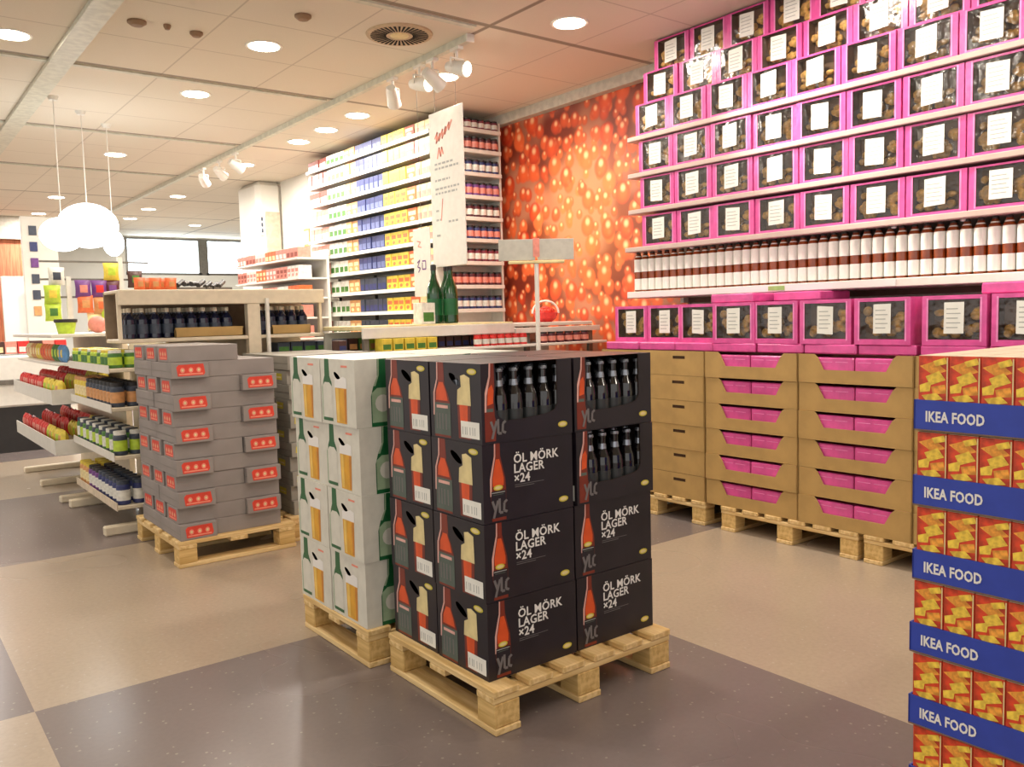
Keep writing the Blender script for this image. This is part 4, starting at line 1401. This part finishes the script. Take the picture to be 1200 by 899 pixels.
# side shelves facing left
sd = tag(link('side_shelves', None), 'white side shelves of jars at the left of the grey cartons', 'shelving')
for z in (0.19, 0.50, 0.80, 1.04):
    link('shelf', MB().cbox(1.19, 1.60, 5.56, 6.78, z - 0.025, z, M_cg, 0.004).mesh('shelf'), sd)
    link('front_lip', MB().box(1.185, 1.19, 5.56, 6.78, z - 0.03, z + 0.02, M_board if z < .3 else M_white).mesh('front_lip'), sd)
link('back_panel', MB().box(1.60, 1.62, 5.56, 6.78, 0.02, 1.18, M_cg).mesh('back_panel'), sd)
for y in (5.62, 6.70):
    link('foot', MB().cbox(1.12, 1.60, y, y + 0.06, 0.0, 0.06, M_cg, 0.008).mesh('foot'), sd)
for zi, (z, zn) in enumerate(((0.19, 'bottom'), (0.50, 'second'), (0.80, 'third'), (1.04, 'top'))):
    for i in range(12):
        far = i / 12
        if zi == 0:
            gl, lid, lb, cn = (P_navy, P_slate, P_white, 'navy') if far < .45 else ((P_purple, M_dark, P_white, 'purple') if far < .7 else (P_tan, P_yellow, P_cream, 'amber'))
        elif zi == 1:
            gl, lid, lb, cn = (P_leaf, P_slate, P_white, 'green') if i % 2 else (P_slate, P_white, P_lime, 'grey')
        elif zi == 2:
            gl, lid, lb, cn = (P_slate, M_dark, P_tan, 'dark') if far < .6 else (P_yellow, P_tan, P_cream, 'yellow')
        else:
            gl, lid, lb, cn = (P_lime, P_yellow, P_leaf, 'lime green') if i % 3 else (P_leaf, P_white, P_lime, 'leaf green')
        for c in range(2):
            inst('relish_jar', jar_parts(0.042, 0.15 if zi != 3 else 0.11, gl, lid, lb), (1.24 + c * 0.095, 5.62 + i * 0.098, z + .0005), '%s jar on the %s tier of the side shelves' % (cn, zn), 'jar', '%s jars on the %s side shelf' % (cn, zn))

# ================================================================== BIN GONDOLA WITH RED AND YELLOW BAGS
bn = tag(link('bin_gondola', None), 'white gondola with protruding bins of red and yellow bags', 'gondola')
link('core', MB().box(1.58, 1.62, 6.9, 8.75, 0.0, 1.25, M_cg).mesh('core'), bn)
link('top_deck', MB().cbox(1.10, 2.05, 6.88, 8.78, 1.225, 1.25, M_white, 0.004).mesh('top_deck'), bn)
link('upper_shelf', MB().cbox(1.12, 1.58, 6.9, 8.75, 1.02, 1.04, M_white, 0.004).mesh('upper_shelf'), bn)
for y in (6.95, 7.8, 8.65):
    link('foot', MB().cbox(1.1, 1.58, y, y + 0.07, 0, 0.05, M_cg, 0.008).mesh('foot'), bn)
for zi, z in enumerate((0.40, 0.77)):
    b = MB()
    y0, y1 = 6.86, 8.75
    pr_ = [(1.08, z), (1.58, z + 0.06), (1.58, z + 0.02), (1.08, z - 0.025)]
    b.add([(x, y0, q) for x, q in pr_] + [(x, y1, q) for x, q in pr_], [(0, 1, 2, 3), (7, 6, 5, 4), (0, 4, 5, 1), (1, 5, 6, 2), (2, 6, 7, 3), (3, 7, 4, 0)], M_cg)
    b.box(1.075, 1.083, y0, y1, z - 0.03, z + 0.075, M_white)
    b.box(1.075, 1.58, y0 - 0.006, y0 + .002, z - 0.03, z + 0.08, M_white)
    link('bin', b.mesh('bin'), bn)
    rr = random.Random(20 + zi)
    for i in range(18):
        for c in range(3):
            yel = i < 6
            y = 6.96 + i * 0.10
            me = bag(0.12, 0.13, 0.07, P_yellow if yel else P_scarlet, (P_lime if i % 2 else P_tan) if yel else P_rose, 'L')
            o = inst('sweet_bag', me, (1.15 + c * 0.15, y + rr.uniform(-.015, .015), z + 0.012 + c * .022), '%s bag of sweets in the %s bin' % (('yellow' if yel else 'red'), ('lower', 'upper')[zi]), 'bag', '%s bags in the %s bin' % (('yellow' if yel else 'red'), ('lower', 'upper')[zi]), rot=rr.uniform(-.3, .3))
for i in range(14):
    me = bag(0.12, 0.13, 0.06, (P_sky, P_leaf, P_orange, P_orange, P_yellow, P_tan, P_cream)[i // 2], (P_yellow, P_lime, P_tan, P_scarlet, P_cream, P_cream, P_rose)[i // 2], 'L')
    cn = ('blue', 'green', 'orange', 'orange', 'yellow', 'tan', 'cream')[i // 2]
    inst('sweet_bag', me, (1.20, 6.98 + i * 0.125, 1.041), '%s bag standing on the shelf above the sweet bins' % cn, 'bag', '%s bags above the bins' % cn)

# candy stand on the deck
cs = tag(link('bag_stand', None), 'white pegged stand hung with coloured bags on the bin gondola', 'stand')
for x in (1.33, 1.72):
    link('post', MB().box(x, x + 0.035, 7.48, 7.52, 1.25, 1.86 if x > 1.5 else 1.7, M_white).mesh('post'), cs)
for z in (1.42, 1.56, 1.70):
    link('rail', MB().box(1.15, 1.96, 7.485, 7.50, z + .11, z + 0.125, M_grey).mesh('rail'), cs)
hang = [(1.22, 1.52, P_lime, P_yellow, 'lime'), (1.22, 1.38, P_lime, P_leaf, 'lime'), (1.26, 1.66, P_white, P_slate, 'white'), (1.44, 1.56, P_purple, P_rose, 'purple'), (1.56, 1.56, P_purple, P_scarlet, 'purple'), (1.66, 1.56, P_wine, P_purple, 'plum'),
        (1.45, 1.44, P_orange, P_tan, 'orange'), (1.57, 1.43, P_tan, P_orange, 'tan'), (1.66, 1.70, P_yellow, P_lime, 'yellow'), (1.62, 1.36, P_lime, P_leaf, 'green'), (1.70, 1.30, P_leaf, P_yellow, 'green'), (1.84, 1.64, P_choc, P_leaf, 'brown'),
        (1.88, 1.50, P_lime, P_tan, 'lime'), (1.86, 1.34, P_yellow, P_tan, 'yellow'), (1.52, 1.30, P_cream, P_rose, 'cream')]
for k, (x, z, a, b_, cn) in enumerate(hang):
    inst('sweet_bag', bag(0.12, 0.14, 0.07, a, b_, 'F'), (x, 7.44 + (k % 3) * .012, z - 0.03), '%s bag hanging on the stand, %s from the pegs\' left' % (cn, ORD[min(k, 12)]) if k < 13 else '%s bag hanging at the right end of the stand, %s' % (cn, ('upper', 'lower')[k - 13]), 'bag', 'bags hung on the stand')
gbk = MB()
gbk.lathe([(0.055, 0), (0.075, 0.10), (0.078, 0.105), (0.07, 0.105)], n=20, m=P_lime).lathe([(0.079, 0.085), (0.081, 0.10), (0.079, 0.11)], n=20, m=M_dark)
inst('green_tub', gbk.mesh('green_tub'), (1.24, 7.1, 1.2505), 'lime green tub with dark rim on the deck beneath the hung bags', 'tub')
inst('pink_bag', MB().blob((0, 0, 0.065), (0.07, 0.06, 0.065), P_rose, 8, 14).mesh('pink_bag'), (1.46, 7.1, 1.2505), 'round pink bag beside the lime green tub', 'bag')

# glowing pendants
for x, z, rx, rz, lb in ((1.62, 2.16, 0.24, 0.19, 'largest glowing white pendant lamp of the cluster at left'), (1.345, 2.04, 0.165, 0.135, 'smaller glowing pendant lamp at the left of the cluster'), (1.905, 2.055, 0.09, 0.12, 'smallest glowing pendant lamp at the right of the cluster')):
    y = 8.0 if rx > .2 else (7.6 if rx > .13 else 8.4)
    o = tag(link('pendant_lamp', None, None, (x, y, z)), lb, 'pendant lamp', 'glowing pendants')
    link('lamp_shade', MB().blob((0, 0, 0), (rx, rx, rz), M_pendant, 14, 24).mesh('lamp_shade'), o)
    link('cord', MB().tube((0, 0, rz * .97), (0, 0, CEIL - z), 0.004, M_white, 6).mesh('cord'), o)
    link('ceiling_cup', MB().lathe([(0.03, -0.03), (0.045, 0)], n=14, m=M_white).mesh('ceiling_cup'), o, (0, 0, CEIL - z))

# ================================================================== FAR LEFT
fz = tag(link('chest_freezer', None), 'long white chest freezer with dark base at the far left', 'freezer')
link('body', MB().cbox(-1.6, 1.80, 10.2, 11.1, 0.48, 1.02, M_white, 0.02).mesh('body'), fz)
link('base', MB().box(-1.58, 1.78, 10.22, 11.08, 0.0, 0.48, M_dark).mesh('base'), fz)
link('bumper', MB().cbox(-1.6, 1.80, 10.17, 10.2, 0.72, 0.77, M_grey, 0.005).mesh('bumper'), fz)
link('glass_lid', MB().cbox(-1.55, 1.75, 10.25, 11.05, 1.02, 1.035, M_film, 0.003).mesh('glass_lid'), fz)
for i in range(10):
    cn, a, b_ = (('red', P_scarlet, P_white), ('brown', P_choc, P_cream), ('pink', P_rose, P_white))[i % 3]
    inst('frozen_pack', pack(0.11, 0.13, 0.1, a, b_, 'F', 1), (0.62 + i * 0.118, 10.3, 1.0355), '%s pack standing on the far left freezer' % cn, 'packet', '%s packs on the freezer' % cn)
pb_ = tag(link('photo_panel', None), 'tall white panel with a column of small dark pictures at left', 'panel')
link('board', MB().cbox(1.60, 1.98, 11.5, 11.56, 0, 2.62, M_wall, 0.006).mesh('board'), pb_)
for k in range(6):
    link('picture', MB().box(1.68, 1.76, 11.485, 11.499, 1.45 + k * 0.19, 1.56 + k * 0.19, (P_tan, P_slate, P_slate, P_purple, P_navy, P_slate)[k]).mesh('picture'), pb_)
inst('white_banner', MB().cbox(1.82, 2.14, 15.4, 15.46, 0, 2.12, M_wall, 0.006).mesh('white_banner'), (0, 0, 0), 'plain white panel standing before the orange wood wall', 'panel')
inst('grey_screen', MB().cbox(2.17, 2.24, 15.3, 15.36, 0, 1.9, M_dark, 0.006).mesh('grey_screen'), (0, 0, 0), 'narrow dark panel right of the white panel by the wood wall', 'panel')

# column notices
cn_ = tag(link('notice_board', None), 'beige notice panel on the white column', 'notice')
link('board', MB().cbox(4.27, 4.46, 10.665, 10.698, 1.9, 2.72, mat('beige_panel', (176, 160, 140), 0.7), 0.004).mesh('board'), cn_)
nt = MB().cbox(4.19, 4.245, 10.68, 10.698, 2.42, 2.68, M_text, 0.002)
for q in range(3):
    nt.box(4.205, 4.23, 10.675, 10.68, 2.45 + q * 0.075, 2.50 + q * 0.075, P_slate)
inst('door_sign', nt.mesh('door_sign'), (0, 0, 0), 'small white sign with dark symbols beside the beige panel', 'sign')
inst('wall_notice', [('frame', MB().cbox(4.485, 4.499, 9.86, 10.02, 2.22, 2.44, P_tan, 0.002).mesh('frame')), ('sheet', MB().box(4.483, 4.485, 9.88, 10.0, 2.25, 2.41, P_white).mesh('sheet'))], (0, 0, 0), 'small framed notice on the white wall end', 'notice')
# shelving below the far windows
for k, (x0, x1) in enumerate(((3.2, 4.3), (4.5, 5.6))):
    q_ = tag(link('storage_shelf', None), 'distant grey storage shelf below the bright windows, %s' % ('left', 'right')[k], 'shelving')
    link('body', MB().box(x0, x1, 15.8, 16.3, 0, 1.62, mat('far_shelf', (168, 156, 138), 0.6)).mesh('body'), q_)
    for z in (0.5, 0.95, 1.35):
        link('shelf', MB().cbox(x0, x1, 15.6, 15.8, z, z + 0.03, M_white, 0.004).mesh('shelf'), q_)
